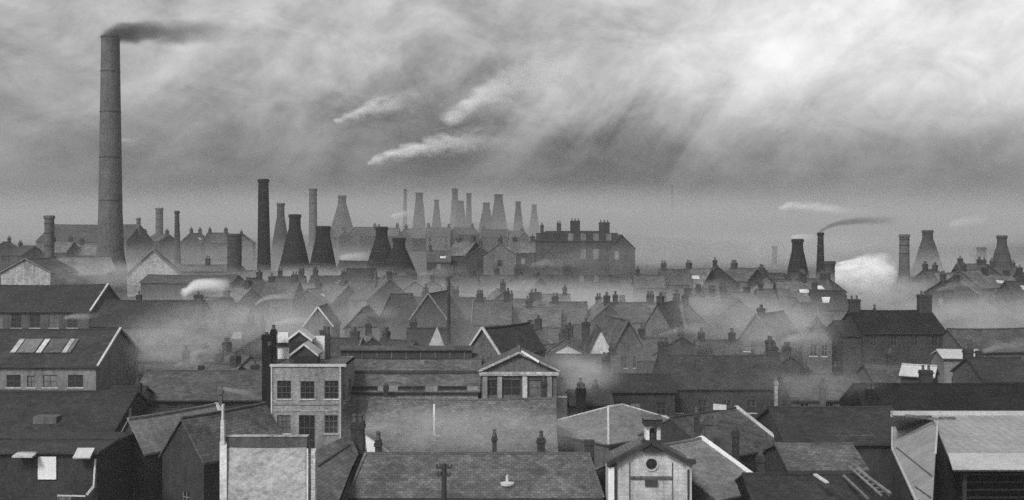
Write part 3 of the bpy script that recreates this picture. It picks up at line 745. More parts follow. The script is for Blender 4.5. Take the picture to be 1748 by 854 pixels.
# --- three-storey building with rooftop
Y = 105; x0, x1 = xat(463, Y), xat(582, Y); zt = zat(626, Y); xc = (x0 + x1) / 2; W = x1 - x0
tb = empty('brick_block', (xc, Y, 2.0), 'pale brick block three windows wide with a white rooftop structure', 'building')
mb = MB()
def hole(px0, px1, py0, py1): return (xat(px0, Y) - x0, xat(px1, Y) - x0, zat(py1, Y) - 2.0, zat(py0, Y) - 2.0)
hs = [hole(473, 497, 650, 681), hole(513, 537, 651, 681), hole(554, 578, 650, 681), hole(473, 496, 709, 740), hole(510, 538, 709, 775), hole(554, 577, 709, 740), hole(473, 497, 775, 806), hole(554, 577, 775, 806)]
Pf = wall(mb, (-W / 2, 0), (W / 2, 0), -1, zt - 2, hs)
wall(mb, (W / 2, 0), (W / 2, 9), -1, zt - 2, [(1.5, 2.9, 11.8, 13.6), (5.2, 6.6, 11.8, 13.6)]); wall(mb, (W / 2, 9), (-W / 2, 9), -1, zt - 2); wall(mb, (-W / 2, 9), (-W / 2, 0), -1, zt - 2, [])
mb.build('wall', brick_pale, tb)
for h in hs: window(tb, Pf, h, timber, glass_dark, True, True, rows=3, cols=3)
mb = MB(); mb.box(-W / 2, W / 2, .01, 9, zt - 2.3, zt - 2.06); mb.build('flat_roof', slate_mid, tb)
mb = MB(); mb.box(-W / 2 - .12, W / 2 + .5, -.14, .3, zt - 2, zt - 1.78); mb.build('parapet_coping', coping, tb)
mb = MB(); mb.box(W / 2 - .12, W / 2 + .02, -.13, -.005, 5, zt - 2.02); mb.build('drain_pipe', coping, tb)
mb = MB(); mb.box(-W / 2 - .02, -W / 2 + .12, -.12, -.005, 5, zt - 2.02); mb.build('drain_pipe', coping, tb)
for py in (690, 701):
    mb = MB(); z = zat(py, Y) - 2; mb.box(-W / 2 - .03, W / 2 - .14, -.07, -.003, z - .08, z + .08); mb.build('string_course', brick_pale if py == 690 else stone, tb)
def dormer(label, pxa, pxb, py_apex, py_eave, py_base, Yd, dl):
    xa, xb = xat(pxa, Yd), xat(pxb, Yd); w = xb - xa; za, ze, zb = zat(py_apex, Yd), zat(py_eave, Yd), zt
    t = empty('roof_lantern', ((xa + xb) / 2, Yd, zb), label, 'roof lantern', 'gabled lanterns on the brick block')
    za -= zb; ze -= zb
    mb = MB(); wall(mb, (-w / 2, 0), (w / 2, 0), 0, ze, [], za); wall(mb, (w / 2, 0), (w / 2, dl), 0, ze); wall(mb, (w / 2, dl), (-w / 2, dl), 0, ze, [], za); wall(mb, (-w / 2, dl), (-w / 2, 0), 0, ze); mb.build('wall', iron, t)
    s = (za - ze) / (w / 2); e = .22; up = .02; th = .24
    ch = [(-w / 2 - e, ze - e * s + up), (0, za + up), (w / 2 + e, ze - e * s + up), (w / 2 + e, ze - e * s + up + th), (0, za + up + th), (-w / 2 - e, ze - e * s + up + th)]
    mb = MB(); fr = [(x, -.3, z) for x, z in ch]; bk = [(x, dl + .1, z) for x, z in ch]
    mb.face([fr[0], fr[1], fr[4], fr[5]]); mb.face([fr[1], fr[2], fr[3], fr[4]]); mb.face([bk[1], bk[0], bk[5], bk[4]]); mb.face([bk[2], bk[1], bk[4], bk[3]])
    for k in range(6):
        q = (k + 1) % 6; mb.face([fr[q], fr[k], bk[k], bk[q]])
    mb.build('roof', coping, t)
    mb = MB(); mb.box(-w / 2 + .15, w / 2 - .15, -.03, -.002, .2, ze - .1); mb.build('louvre_panel', glass_dark, t)
dormer('front dark-faced gabled lantern with pale roof on the brick block', 499, 540, 590, 606, 620, 106.2, 2.2)
dormer('rear dark-faced gabled lantern half hidden behind the front one', 493, 530, 567, 581, 610, 109.2, 2.0)
rw = empty('rooftop_wall', (xat(512, 112), 112, zt - .05), 'white-washed wall standing across the back of the brick block roof', 'wall'); rw['kind'] = 'thing'
mb = MB(); zz = lambda py: zat(py, 112) - (zt - .05); xx = lambda px: xat(px, 112) - xat(512, 112)
mb.box(xx(474), xx(492), 0, .4, 0, zz(568)); mb.box(xx(492), xx(533), 0, .4, 0, zz(590)); mb.box(xx(533), xx(554), 0, .4, 0, zz(574)); mb.build('wall', whitewash, rw)
mb = MB(); mb.box(xx(471), xx(500), -.25, -.003, zz(591), zz(585)); mb.build('beam', iron, rw)
block_stack('thin black chimney at the left end of the white rooftop wall', 462, 470, 563, 600, 110, 1, brick_soot, .6, 8)
block_stack('taller black chimney against the left side of the brick block', 455, 463, 590, 640, 108, 1, brick_soot, .7, 6)
block_stack('square black stack with white cap left of the rooftop wall', 447, 460, 572, 592, 113, 1, brick_soot, .8, 4)
block_stack('slim dark chimney at the right end of the white rooftop wall', 556, 562, 570, 610, 112, 1, brick_dark, .5, 12)
block_stack('small chimney pot stack at the right lower corner of the brick block', 586, 592, 690, 705, 100, 1, brick_dark, .4, 6)

# --- long works with lantern
t = longhouse('long low works with a black ridge lantern, right of the brick block', 584, 816, 606, 668, 112, 7, name='works', cat='works building', roof=slate_mid, walls=brick_pale,
              front=[(.9, 3.6, 8.5, 9.3), (5.6, 8.4, 8.5, 9.3), (9.6, 12.6, 8.5, 9.3)], frame=timber, sill=False)
sl = (zat(606, 119) - zat(668, 112)) / 7
mb = MB(); y = 115.2; z = zat(668, 112) + 3.2 * sl
mb.bar((xat(586, y), y, z + .2), (xat(814, y), y, z + .2), .2, .3); o = mb.build('roof_step', iron, t); attach(o, t)
mb = MB(); z0 = zat(606, 119) - .3; x0, x1 = xat(584, 119), xat(806, 119)
mb.box(x0, x1, 118, 120, z0, z0 + .95); ln = mb.build('ridge_lantern', iron, t); attach(ln, t)
mb = MB(); mb.slab([(x0 - .2, 117.7, z0 + .95), (x1 + .2, 117.7, z0 + .95), (x1 + .2, 119, z0 + 1.3), (x0 - .2, 119, z0 + 1.3)], .1); mb.slab([(x0 - .2, 119, z0 + 1.3), (x1 + .2, 119, z0 + 1.3), (x1 + .2, 120.3, z0 + .95), (x0 - .2, 120.3, z0 + .95)], .1); mb.build('lantern_roof', slate, ln)
mb = MB()
for k in range(9):
    x = x0 + (x1 - x0) * (k + .5) / 9; mb.box(x - .06, x + .06, 117.94, 118, z0, z0 + .95)
mb.build('lantern_mullion', slate_mid, ln)
vt = empty('roof_vent', (xat(746, 120.6), 120.6, zat(592, 120.6)), 'pale pyramid-shaped vent on the ridge of the long works', 'vent')
mb = MB(); w = .75; mb.box(-w, w, -w, w, -1.4, .2); mb.build('base', slate_mid, vt)
mb = MB()
for k in range(4):
    a, b = R(45 + 90 * k), R(135 + 90 * k); q = w * 1.55; mb.face([(q * math.cos(a), q * math.sin(a), .2), (q * math.cos(b), q * math.sin(b), .2), (0, 0, 2.2)])
mb.build('cap', zinc, vt)
block_stack('small dark chimney poking through the eave of the long works', 655, 662, 658, 672, 110.5, 1, brick_dark, .4, 4)

# --- pedimented hall and the oblique gable behind it
t = gablefront('classical gabled hall with white-edged pediment over three dark bays', 822, 950, 605, 634, 112, 7, name='hall', cat='hall', roof=slate_mid, walls=brick,
               left=[(.35, 1.6, 8.7, 10.3), (2.1, 4.0, 8.7, 10.3), (4.7, 6.6, 8.7, 10.3)], verge=(stone, 'l'), over=.25, frame=timber, sill=False, gutter=False)
mb = MB(); Yp = 111.9
mb.box(xat(818, Yp), xat(954, Yp), Yp - .25, Yp + .08, zat(641, Yp), zat(635, Yp)); o = mb.build('cornice', stone, t); attach(o, t)
for px in (828, 853, 896, 938):
    mb = MB(); mb.box(xat(px - 4, Yp), xat(px + 4, Yp), Yp - .12, Yp + .08, 5, zat(641, Yp)); o = mb.build('pilaster', coping if px == 896 else paint_pale, t); attach(o, t)
mb = MB(); mb.bar(at(890, 604, 111.6) + Vector((0, 0, .25)), at(920, 622, 111.6) + Vector((0, 0, .25)), .4, .2); o = mb.build('pediment_flashing', whitewash, t); attach(o, t)
t = gablefront('black-roofed house turned sideways with white verge, behind the pedimented hall', 783, 868, 562, 606, 122, 9, R(34), name='house', roof=slate_dark, walls=brick, verge=(coping, 'l'), over=.15, gutter=False)

# ================================================================== MIDDLE DISTANCE, RIGHT
longhouse('long dark terrace with a chimney at each end, right of centre', 1136, 1346, 608, 662, 128, 5.5, name='terrace', cat='terrace', roof=slate_dark, walls=brick_dark, front=spread(14.1, 5, 1.1, 2.6, 1.5), frame=timber,
          chimneys=[(-6.6, 0, 1.7, 1.15, .8, 2), (6.5, 0, 1.1, 1.2, .8, 2)], verge=None)
longhouse('dark lower terrace joined to the left end of the long dark terrace', 1018, 1152, 640, 668, 121, 5, name='terrace', cat='terrace', roof=slate_dark, walls=brick_dark, front=spread(8.5, 3, 1.1, 4.2, 1.4), frame=timber,
          chimneys=[(-2.7, .8, 1.9, .9, .8, 2)])
longhouse('small black house at the left foot of the lower dark terrace', 975, 1045, 668, 690, 113, 4, name='house', roof=slate_dark, walls=brick_soot, chimneys=[(-.9, 0, .9, .6, .6, 1), (.7, 0, .7, .6, .6, 1)])
block_stack('white-fronted chimney at the right end of the long dark terrace', 1323, 1328, 650, 690, 123, 1, stone, .5, 5)
block_stack('white-based dark chimney left of the end of the long black roof', 1401, 1410, 655, 692, 116, 1, brick, .6, 9)
block_stack('black double-pot chimney at the left end of the long black roof', 1482, 1497, 665, 700, 114, 2, brick_soot, .9, 10)
# big dark house on the right
t = longhouse('big dark house with a sagging black roof and two tall chimneys', 1474, 1614, 531, 568, 156, 6, sill=False, name='house', roof=slate_black, walls=brick_dark, front=spread(11.4, 4, 1.0, 4.6, 1.7) + spread(11.4, 4, 1.0, 1.2, 1.6),
              chimneys=[(-5.2, 0, 1.7, 1.5, 1.1, 2), (5.0, 0, 2.4, 1.8, 1.2, 2), (-2.4, -.5, .4, .35, .35, 1)], frame=timber)
longhouse('low dark end range against the left side of the big dark house', 1440, 1476, 549, 572, 157, 4.5, name='house', cat='house', roof=slate_dark, walls=brick_dark, front=[(1.0, 1.9, 3, 4.4)], frame=timber, sill=False)
# long black roof and white roofs behind it
longhouse('long black roof running off the right edge above the white depot', 1484, 1800, 657, 712, 112, 5, name='shed', cat='shed', roof=slate_black, walls=brick_soot,
          chimneys=[(-1.4, 1, 1.4, 1.2, .9, 2)])
longhouse('small sloping white roof left of the black chimney on the long black roof', 1552, 1604, 625, 642, 124, 1.5, R(-30), name='shed', cat='shed', roof=zinc_white, walls=brick_dark)
longhouse('bright white flat shed roof behind the double-pot chimney at right', 1616, 1682, 599, 612, 138, 2.5, R(-6), name='shed', cat='shed', roof=zinc_white, walls=paint_pale, front=spread(4.6, 2, .8, 3.6, 1.2))
block_stack('black twin chimney in front of the bright white shed roof', 1648, 1662, 596, 640, 132, 2, brick_dark, .8, 10)
longhouse('dark slate cottage at the right edge above the long black roof', 1680, 1770, 612, 650, 126, 4.5, name='house', cat='house', roof=slate_dark, walls=brick, chimneys=[(-1.6, 0, .9, .8, .6, 1)])
longhouse('hazy wide roof at the right edge behind the white shed', 1640, 1790, 562, 600, 150, 5, R(6), name='shed', cat='shed', roof=slate, walls=brick, front=spread(11.5, 4, 1.1, 3.0, 1.5))
longhouse('dark low house between the big dark house and the long black roof', 1495, 1560, 622, 655, 128, 4, name='house', roof=slate, walls=brick, chimneys=[(.8, 0, 1.3, .8, .6, 1)], front=spread(4.3, 2, 1, 4, 1.4))
longhouse('smoky low terrace just left of the black double-pot chimney', 1352, 1480, 640, 682, 122, 4.5, name='terrace', cat='terrace', roof=slate, walls=brick, front=spread(8.2, 3, 1, 4.0, 1.4), chimneys=[(2.2, 0, .9, 1.0, .7, 2), (-1.5, 0, .8, .8, .6, 1)])
# poles
def pole(label, px, py_top, Y, base, arms, r=.13):
    p = at(px, py_top, Y); t = empty('telegraph_pole', (p.x, Y, base), label, 'pole'); h = p.z - base
    mb = MB(); mb.lathe([(r * 1.25, 0), (r, h)], 10); mb.build('post', iron, t)
    for (dz, hw) in arms:
        mb = MB(); mb.bar((-hw, -.12, h - dz), (hw, -.12, h - dz + .02), .1, .12); c = mb.build('crossarm', iron, t)
        for s in (-1, -.55, .55, 1):
            mb = MB(); mb.lathe([(.05, 0), (.07, .12), (.05, .2)], 6, (s * hw * .93, -.12, h - dz + .06)); mb.build('insulator', pot_clay, c)
pole('black telegraph pole with short crossarms at the bottom centre', 758, 792, 72, 2, [(.25, .5), (.75, .42)], .16)
pole('tall thin bare pole rising from the smoke left of centre', 766, 472, 150, 8, [(.4, .35)], .2)

# ================================================================== HAZY MIDDLE: single houses
longhouse('dark twin-roofed workshop in the smoke, left of the tall bare pole', 662, 700, 503, 545, 172, 4, R(30), name='workshop', cat='workshop', roof=slate_dark, walls=brick_dark, gutter=False)
gablefront('dark gabled workshop with white right verge beside the tall bare pole', 700, 764, 503, 545, 165, 10, R(12), name='workshop', cat='workshop', roof=slate_dark, walls=brick_dark, verge=(verge_dull, 'l'), gutter=False, left=[(2, 3, 4, 5.5)])
gablefront('white gabled house right of the pedimented hall, chimney at its left', 1004, 1046, 562, 604, 140, 7, name='house', roof=slate, walls=plaster, gutter=False, chimneys=[(0, 1.6, .6, 1.0, 1.0, 2)])
longhouse('smoky slate house in front of the white gabled house', 940, 1062, 606, 642, 131, 5, name='house', roof=slate, walls=brick, front=spread(8, 3, 1, 3.8, 1.4), chimneys=[(3.5, 0, .9, .8, .7, 2)])
gablefront('low ragged white shed beside the white gabled house', 944, 992, 588, 600, 141, 5, name='shed', cat='shed', roof=slate, walls=plaster, gutter=False)
gablefront('steep grey house with pale verges behind the white gabled house', 1040, 1104, 548, 600, 150, 9, R(-14), name='house', roof=slate, walls=brick, verge=(verge_dull, 'l'), gutter=False, left=[(1.4, 2.4, 3, 4.6), (3.2, 4.2, 3, 4.6)])
gablefront('small gabled house with a pale verge, above the brick block at right', 520, 566, 526, 556, 165, 8, name='house', roof=slate, walls=brick, verge=(coping, 'l'), gutter=False, left=[(1.4, 2.5, 4, 5.4)])
gablefront('small gabled house right of the pale-verged one above the brick block', 588, 648, 528, 560, 168, 8, name='house', roof=slate, walls=brick, gutter=False, left=[(1, 2, 4, 5.4), (3, 4, 4, 5.4)])
gablefront('hazy gabled shed right of the bright steam and end chimney', 350, 425, 522, 545, 178, 9, name='shed', cat='shed', roof=slate_mid, walls=brick, verge=(slate_pale, 'l'), gutter=False)
gablefront('hazy house with long white verge between the dark terrace and big dark house', 1238, 1345, 538, 592, 160, 9, R(38), name='house', roof=slate, walls=brick, verge=(verge_dull, 'l'), gutter=False, left=[(1.5, 2.6, 3.2, 4.8)], chimneys=[(-3, 0, .9, .9, .9, 2)])
gablefront('hazy tall gabled house just left of the big dark house', 1370, 1420, 548, 578, 158, 8, R(15), name='house', roof=slate, walls=brick, gutter=False, left=[(1, 2, 3, 4.6), (2.6, 3.4, 3, 4.6)])
gablefront('hazy gabled house below the smoking bottle kiln on the right', 1330, 1388, 510, 545, 185, 9, R(-20), name='house', roof=slate, walls=brick, gutter=False)
gablefront('dark steep house below the right end of the hilltop house row', 1085, 1160, 520, 575, 165, 9, R(25), name='house', roof=slate_dark, walls=brick, gutter=False, chimneys=[(-3.2, 0, 1.2, .9, .9, 2)], left=[(1.2, 2.2, 4, 5.6)])

# ================================================================== HILLTOP HOUSE
Y = 253
t = house('large hilltop house with battlemented stacks above the centre of the town', xat(985, Y), Y + 6, (1062 - 922) / F * Y, 11, zat(412, Y), zat(396, Y + 5), 0, name='mansion', cat='mansion', roof=slate_dark, walls=brick_dark, detail=False,
          hip=2.5, front=spread(18.6, 6, 1.3, 7.2, 2.2, 1.4) + spread(18.6, 6, 1.3, 3.4, 2.4, 1.4), gutter=False,
          chimneys=[(-7.8, 0, 1.6, .8, .8, 1), (-3.9, -1, 2.0, 1.0, 1.0, 2), (-.1, 0, 2.6, 2.2, 1.4, 3), (6.6, -1, 2.2, 2.4, 1.4, 3)])
gablefront('gabled bay on the right side of the large hilltop house', 1040, 1084, 402, 424, 250, 8, name='mansion_wing', cat='mansion', roof=slate_dark, walls=brick_dark, left=[(1.2, 2.2, 4, 6), (3.4, 4.4, 4, 6)], detail=False, gutter=False)
gablefront('narrow gabled bay at the left front of the large hilltop house', 930, 962, 418, 432, 249, 5, name='mansion_wing', cat='mansion', roof=slate_dark, walls=brick_dark, left=[(1.2, 2.6, 4, 6)], detail=False, gutter=False)
longhouse('low hazy range at the foot of the large hilltop house', 905, 1060, 480, 490, 228, 4, name='house', roof=slate_dark, walls=brick_dark, front=spread(18, 6, 1, 2.4, 1.5), detail=False, gutter=False)

# ================================================================== FAR LEFT
longhouse('huge hazy hall roof behind the tall chimney at far left', 62, 215, 384, 412, 330, 12, name='hall', cat='hall', roof=slate, walls=brick, detail=False, gutter=False)
gablefront('pale hazy gabled shed at the far left edge', 2, 86, 443, 466, 235, 14, name='shed', cat='shed', roof=slate, walls=stone, verge=(slate_pale, 'l'), detail=False, gutter=False)
house('long pale hazy roof slanting up to the foot of the tall chimney', xat(126, 250), 254, 13, 10, zat(468, 250), zat(440, 250), R(38), name='shed', cat='shed', roof=slate_pale, walls=brick_dark, detail=False, gutter=False)
gablefront('pale hazy gabled shed just right of the tall chimney', 218, 304, 428, 468, 240, 16, R(-15), name='shed', cat='shed', roof=slate_mid, walls=stone, verge=(slate_pale, 'l'), detail=False, gutter=False)
gablefront('dark spreading base house wrapped round the tall chimney foot', 150, 236, 464, 480, 246, 6, name='boiler_house', cat='boiler house', roof=slate_dark, walls=brick_dark, detail=False, gutter=False)
longhouse('low hazy range between the tall chimney and the square stump chimney', 240, 395, 470, 482, 225, 5, name='shed', cat='shed', roof=slate, walls=brick, detail=False, gutter=False)
longhouse('small hazy roofs under the three thin far chimneys at left', 290, 400, 452, 462, 262, 5, name='shed', cat='shed', roof=slate_mid, walls=brick, detail=False, gutter=False, chimneys=[(0, 0, 1.5, 1, 1, 2)])
longhouse('black engine house between the two pairs of dark bottle kilns', 575, 655, 446, 462, 262, 5, name='engine_house', cat='engine house', roof=slate_dark, walls=brick_soot, detail=False, gutter=False)
longhouse('low dark works at the foot of the darkest bottle kilns', 600, 730, 470, 484, 246, 5, name='works', cat='works building', roof=slate_dark, walls=brick_dark, detail=False, gutter=False)
longhouse('low hazy works at the foot of the left pair of dark bottle kilns', 395, 590, 462, 478, 248, 5, name='works', cat='works building', roof=slate, walls=brick_dark, detail=False, gutter=False)

# ================================================================== CHIMNEYS AND KILNS
stack('giant tapering factory chimney pouring smoke at the left, tallest in the town', 188.5, 62, 30, 470, 43, 262, brick_stack, rim=.15)
stack('slim hazy chimney left of the giant chimney', 85, 368, 16, 440, 16, 250, brick_stack)
stack('faint stepped chimney first to the right of the giant chimney', 237, 372, 6, 410, 9, 340, brick_stack)
stack('faint thick chimney second to the right of the giant chimney', 272, 355, 12, 420, 13, 380, brick_stack)
stack('thin dark chimney third to the right of the giant chimney', 303, 360, 7, 418, 10, 300, brick_dark)
stack('stumpy square-topped chimney at the left of the kiln group', 400, 399, 24, 455, 24, 250, brick_dark, rim=.2)
stack('dark chimney with swollen foot, tallest of the kiln group', 451, 306, 17, 445, 22, 262, brick_soot)
stack('pale tall chimney behind the left pair of dark kilns', 534.5, 322, 13, 430, 15, 400, brick_stack)
kiln('narrow hazy bottle kiln just right of the dark swollen chimney', 479, 347, 13, 450, 36, 370, brick_dark)
kiln('dark bottle kiln with thin neck, left one of the left pair', 503, 366, 20, 470, 56, 262)
kiln('dark bottle kiln with broad neck, right one of the left pair', 551, 386, 25, 478, 52, 252)
kiln('pale slender bottle kiln far behind, right of the pale tall chimney', 584, 334, 14, 400, 42, 430, brick_dark)
kiln('dark bottle kiln with the higher top in the right pair', 652, 387, 21, 480, 66, 256)
kiln('black squat bottle kiln with the lower top in the right pair', 681, 406, 21, 478, 68, 246)
far = [('thin far chimney beside the bright steam puff on the skyline', 691, 323, 5, 's'), ('far bottle kiln second from the left on the hazy skyline', 715, 328, 12, 'k'), ('short faint far kiln left of the skyline pair', 745, 340, 9, 'k'),
       ('darkest far kiln on the hazy skyline', 777, 323, 11, 'k'), ('far kiln half hidden behind the darkest skyline kiln', 786, 344, 12, 'k'), ('faint far chimney right of the darkest skyline kiln', 800, 330, 8, 's'),
       ('far kiln with square top left of the wide skyline kiln', 830, 343, 12, 'k'), ('wide far kiln with a slanting top on the hazy skyline', 851, 329, 14, 'k'), ('very faint far kiln near the right end of the skyline group', 885, 345, 10, 'k'), ('faintest far kiln at the right end of the skyline group', 912, 350, 10, 'k')]
for lab, px, py, w, kd in far:
    if kd == 's': stack(lab, px, py, w, 375, w + 2, 480 + (px % 7) * 7, brick_soot, 'far chimneys and kilns')
    else: kiln(lab, px, py + (px % 3) * 2 - 1, w * (.82 + .08 * (px % 4)), 388, w * (1.6 + .2 * (px % 3)), 475 + (px % 5) * 18, brick_soot, group='far chimneys and kilns')
stack('faint thin chimney alone right of the hilltop house', 1148, 316, 3.5, 380, 4.5, 1100, brick_dark)
kiln('steaming dark bottle kiln on the right beside the smoking chimney', 1362, 408, 19, 492, 44, 250)
stack('slender dark chimney trailing black smoke on the right', 1400, 397, 9, 490, 16, 252, brick_soot)
stack('shorter thick chimney in front of the bright white steam', 1416, 446, 18, 505, 19, 228, brick_dark)
stack('tiny faint chimney left of the steaming kiln', 1322, 420, 8, 460, 9, 330, brick_dark)
stack('plain upright chimney right of the bright white steam', 1543.5, 400, 16, 475, 18, 275, brick_stack)
kiln('hazy bottle kiln just right of the plain upright chimney', 1584, 393, 18, 462, 50, 300, brick_dark)
kiln('short faint bottle kiln second from the right edge', 1675, 422, 15, 468, 32, 320, brick_dark)
kiln('faint bottle kiln nearest the right edge', 1710, 402, 16, 476, 46, 275, brick_dark)

# ================================================================== ROWS OF HAZY HOUSES
ORD = ['first', 'second', 'third', 'fourth', 'fifth', 'sixth', 'seventh', 'eighth', 'ninth', 'tenth', 'eleventh', 'twelfth']
def row(where, Y, px0, px1, n, hmul=1.0, seed=0, group='hazy terraced houses', detail=False):
    r = random.Random(seed)
    for k in range(n):
        px = px0 + (px1 - px0) * (k + .5 + r.uniform(-.2, .2)) / n; y = Y + r.uniform(-6, 6); x = xat(px, y)
        w = (px1 - px0) / n / F * y * r.uniform(.75, 1.05); w = max(5.5, min(w, 16)); d = r.uniform(6.5, 8.5)
        kind = r.choice(['along', 'along', 'gable', 'slant'])
        rz = {'along': R(r.uniform(-6, 6)), 'gable': R(90 + r.uniform(-15, 15)), 'slant': R(r.choice([40, -35]) + r.uniform(-6, 6))}[kind]
        gz = ground_z(x, y); e = gz + r.uniform(4.6, 6.2) * hmul; rg = e + d * r.uniform(.28, .42)
        if kind == 'gable': w, d = max(w * .9, 6), min(d, 7.5)
        nw = max(1, int(w / 3.2))
        fr = spread(w, nw, 1.0, 3.2, 1.4) + spread(w, nw, 1.0, .8, 1.4)
        ch = [(s * (w / 2 - .7), 0, r.uniform(.9, 1.5), r.uniform(.7, 1.1), .8, r.choice([1, 2, 2, 3])) for s in r.choice([(-1,), (1,), (-1, 1)])]
        lab = '%s house from left, %s' % (ORD[k], where)
        t = house(lab, x, y, w, d, e, rg, rz, roof=r.choice([slate, slate, slate_dark, slate_mid]), walls=r.choice([brick, brick_dark, brick_dark]), group=group, detail=detail,
              front=fr, left=spread(d, 1, 1.0, 3.2, 1.4), right=spread(d, 1, 1.0, 3.2, 1.4), chimneys=ch, gutter=False, verge=(verge_dull, r.choice('lr')) if r.random() < .2 else None)
        if r.random() < .3:  # added small patch on the slope, a roof glint painted by its pale colour
            sl = (rg - e) / (d / 2); u0 = r.uniform(-w * .3, w * .15); y0 = -d * r.uniform(.3, .38); y1 = y0 + r.uniform(.6, 1.1); z = lambda q: rg - gz + q * sl + .2
            mb = MB(); mb.slab([(u0, y0, z(y0)), (u0 + r.uniform(.7, 2.2), y0, z(y0)), (u0 + 1.4, y1, z(y1)), (u0, y1, z(y1))], .1)
            mb.build('skylight', r.choice([glass_painted_sky, coping, glass_dull_skylit]), t)
row('hazy row above the long low slate roof', 152, 335, 470, 3, seed=3)
row('smoky row above the long works with ridge lantern', 152, 560, 760, 4, seed=4)
row('smoky row behind the white gabled house', 172, 820, 1090, 6, seed=9)
row('smoky row over the left of the long dark terrace', 148, 1090, 1240, 3, seed=6)
row('hazy row down the slope right of the hilltop house', 215, 1090, 1330, 6, seed=7)
row('hazy row behind the steam right of the big dark house', 205, 1600, 1760, 4, seed=10)
row('hazy row left of the big dark house', 188, 1190, 1430, 5, seed=11)
row('faint row behind the bare pole', 205, 770, 920, 4, seed=12)
row('faint row left of the hilltop house', 262, 735, 915, 5, seed=13)
row('hazy row below the dark bottle kilns', 200, 420, 690, 6, seed=14)
row('hazy row under the low range right of the tall chimney', 185, 335, 425, 2, seed=15)
row('faint far row on the left skyline', 360, 215, 440, 5, seed=17)
row('faint far row on the skyline behind the kilns', 408, 560, 900, 8, seed=18)
row('small smoky row over the pedimented hall', 185, 700, 960, 9, .85, seed=32)
row('small smoky row left of the tall bare pole', 215, 480, 760, 9, .8, seed=33)
row('small smoky row below the hilltop slope', 178, 1040, 1260, 8, .85, seed=34)
row('small smoky row above the big dark house', 208, 1290, 1425, 5, .75, seed=35)
row('small smoky row beside the white gabled house', 147, 900, 1010, 4, .9, seed=36)
row('small smoky row behind the long dark terrace', 140, 1150, 1340, 6, .8, seed=37)
row('low smoky row at the right edge under the kilns', 236, 1570, 1760, 6, .7, seed=38)
row('small smoky row behind the brick block', 139, 335, 450, 4, .8, seed=39)
row('far left row behind the giant chimney', 300, -20, 170, 4, seed=20)
SUN_E, SKY_S, SKY_GAIN, EXPO, DENOISE = 1.5, 0.1, 0.9, 0.7, False
# ================================================================== SMOKE AND STEAM
ORD2 = ORD + ['thirteenth', 'fourteenth', 'fifteenth', 'sixteenth']
plume('dark smoke bending over from the top of the giant chimney', 188.5, 66, 262, 36, 2.9, 4.0, 1.5, 1.6, .8, .12, nscale=.3, wisp=.6, fade=1.6)
plume('black smoke trailing right from the slender chimney', 1400, 396, 252, 18, .55, 1.6, 2.6, 3.2, .9, .08, nscale=.6, wisp=.3)
W = .995
plume('white steam drifting from the steaming bottle kiln', 1355, 407, 250, 5, .9, 1.2, .3, 2, 1.0, W, nscale=.6, wisp=.35)
plume('white steam wisp floating above the smoking chimney', 1334, 356, 262, 24, 1.0, 2.2, 1.0, 1.5, 2.4, W, dz=-.1, nscale=.4, wisp=.95, fade=2.2, soft=-.5)
plume('dense bright white steam cloud beside the shorter thick chimney', 1428, 470, 246, 13, 2.6, 3.6, .4, 3, 2.2, W, nscale=.5, wisp=1.6, fade=.5)
plume('upper ragged lobe of bright steam above the white steam cloud', 1450, 452, 248, 9, 1.3, 2.4, 1.0, 3, 1.0, W, nscale=.55, wisp=1.2, fade=.6)
plume('lower torn tongue of bright steam trailing right under the white steam cloud', 1450, 488, 244, 9, 1.2, 2.4, -.3, 3, .9, W, nscale=.55, wisp=1.2, fade=.6)
plume('bright steam burst beside the works with end chimney', 318, 500, 165, 6.5, 1.1, 1.3, 1.1, .7, 2.2, W, nscale=.6, wisp=.7, fade=.6)
plume('thin white steam arc above the hazy row left of the brick block', 437, 520, 168, 6, .35, .8, 1.2, 1.0, .9, W, nscale=.8, wisp=.3)
plume('white steam arc just above the white rooftop wall', 466, 556, 118, 4.2, .3, .6, .55, .8, 1.3, W, nscale=1, wisp=.3)
plume('white steam puff on the skyline beside the thin far chimney', 672, 370, 470, 9, 1.6, 2.2, 2.0, 5, .8, W, nscale=.3, wisp=.4)
plume('steam glowing between the two pairs of dark kilns', 586, 440, 275, 7, 1.2, 1.6, .4, 3, .6, W, nscale=.4, wisp=.5)
plume('thin white steam leaving the flue pipe above the pale warehouse', 374, 662, 100, 3.6, .2, .55, -.1, 1, 1.0, W, dz=-.15, nscale=1, wisp=.3)
plume('small steam puff left of the low slate roof', 328, 604, 140, 3.2, .4, .7, .4, 1, .9, W, nscale=.8, wisp=.4)
plume('round white steam ball below the right of the hilltop house', 1061, 522, 200, 1.2, .8, .8, .0, 1, 1.6, W, nscale=1, wisp=.15, fade=.2)
plume('small steam trail above the works at far left', 112, 543, 160, 5, .4, .9, .3, 1, .7, W, nscale=.8, wisp=.4)
plume('drifting steam above the double-pot chimney at the bottom', 622, 734, 96, 3.2, .4, .7, .15, 1, .5, W, nscale=.8, wisp=.4)
plume('small steam wisp beside the giant chimney shaft', 205, 240, 275, 5, .6, .9, .2, 2, .5, W, nscale=.5, wisp=.5)
plume('long bright steam streamer blowing up right over the kilns', 630, 279, 330, 48, 1.2, 6.5, 7.5, 16, 1.5, W, nscale=0.42, wisp=1.5, fade=2.2, group='steam streamers in the sky', soft=-.5)
plume('ragged steam streamer high above, left of the long bright one', 575, 207, 340, 34, 1.2, 6.5, 10, 20, 1.1, W, nscale=0.42, wisp=1.5, fade=2.2, group='steam streamers in the sky', soft=-.5)
plume('broad high steam streamer near the top centre of the sky', 770, 200, 380, 60, 4.0, 12, 24, 34, .5, W, nscale=0.26, wisp=1.5, fade=2.2, group='steam streamers in the sky', soft=-.5)
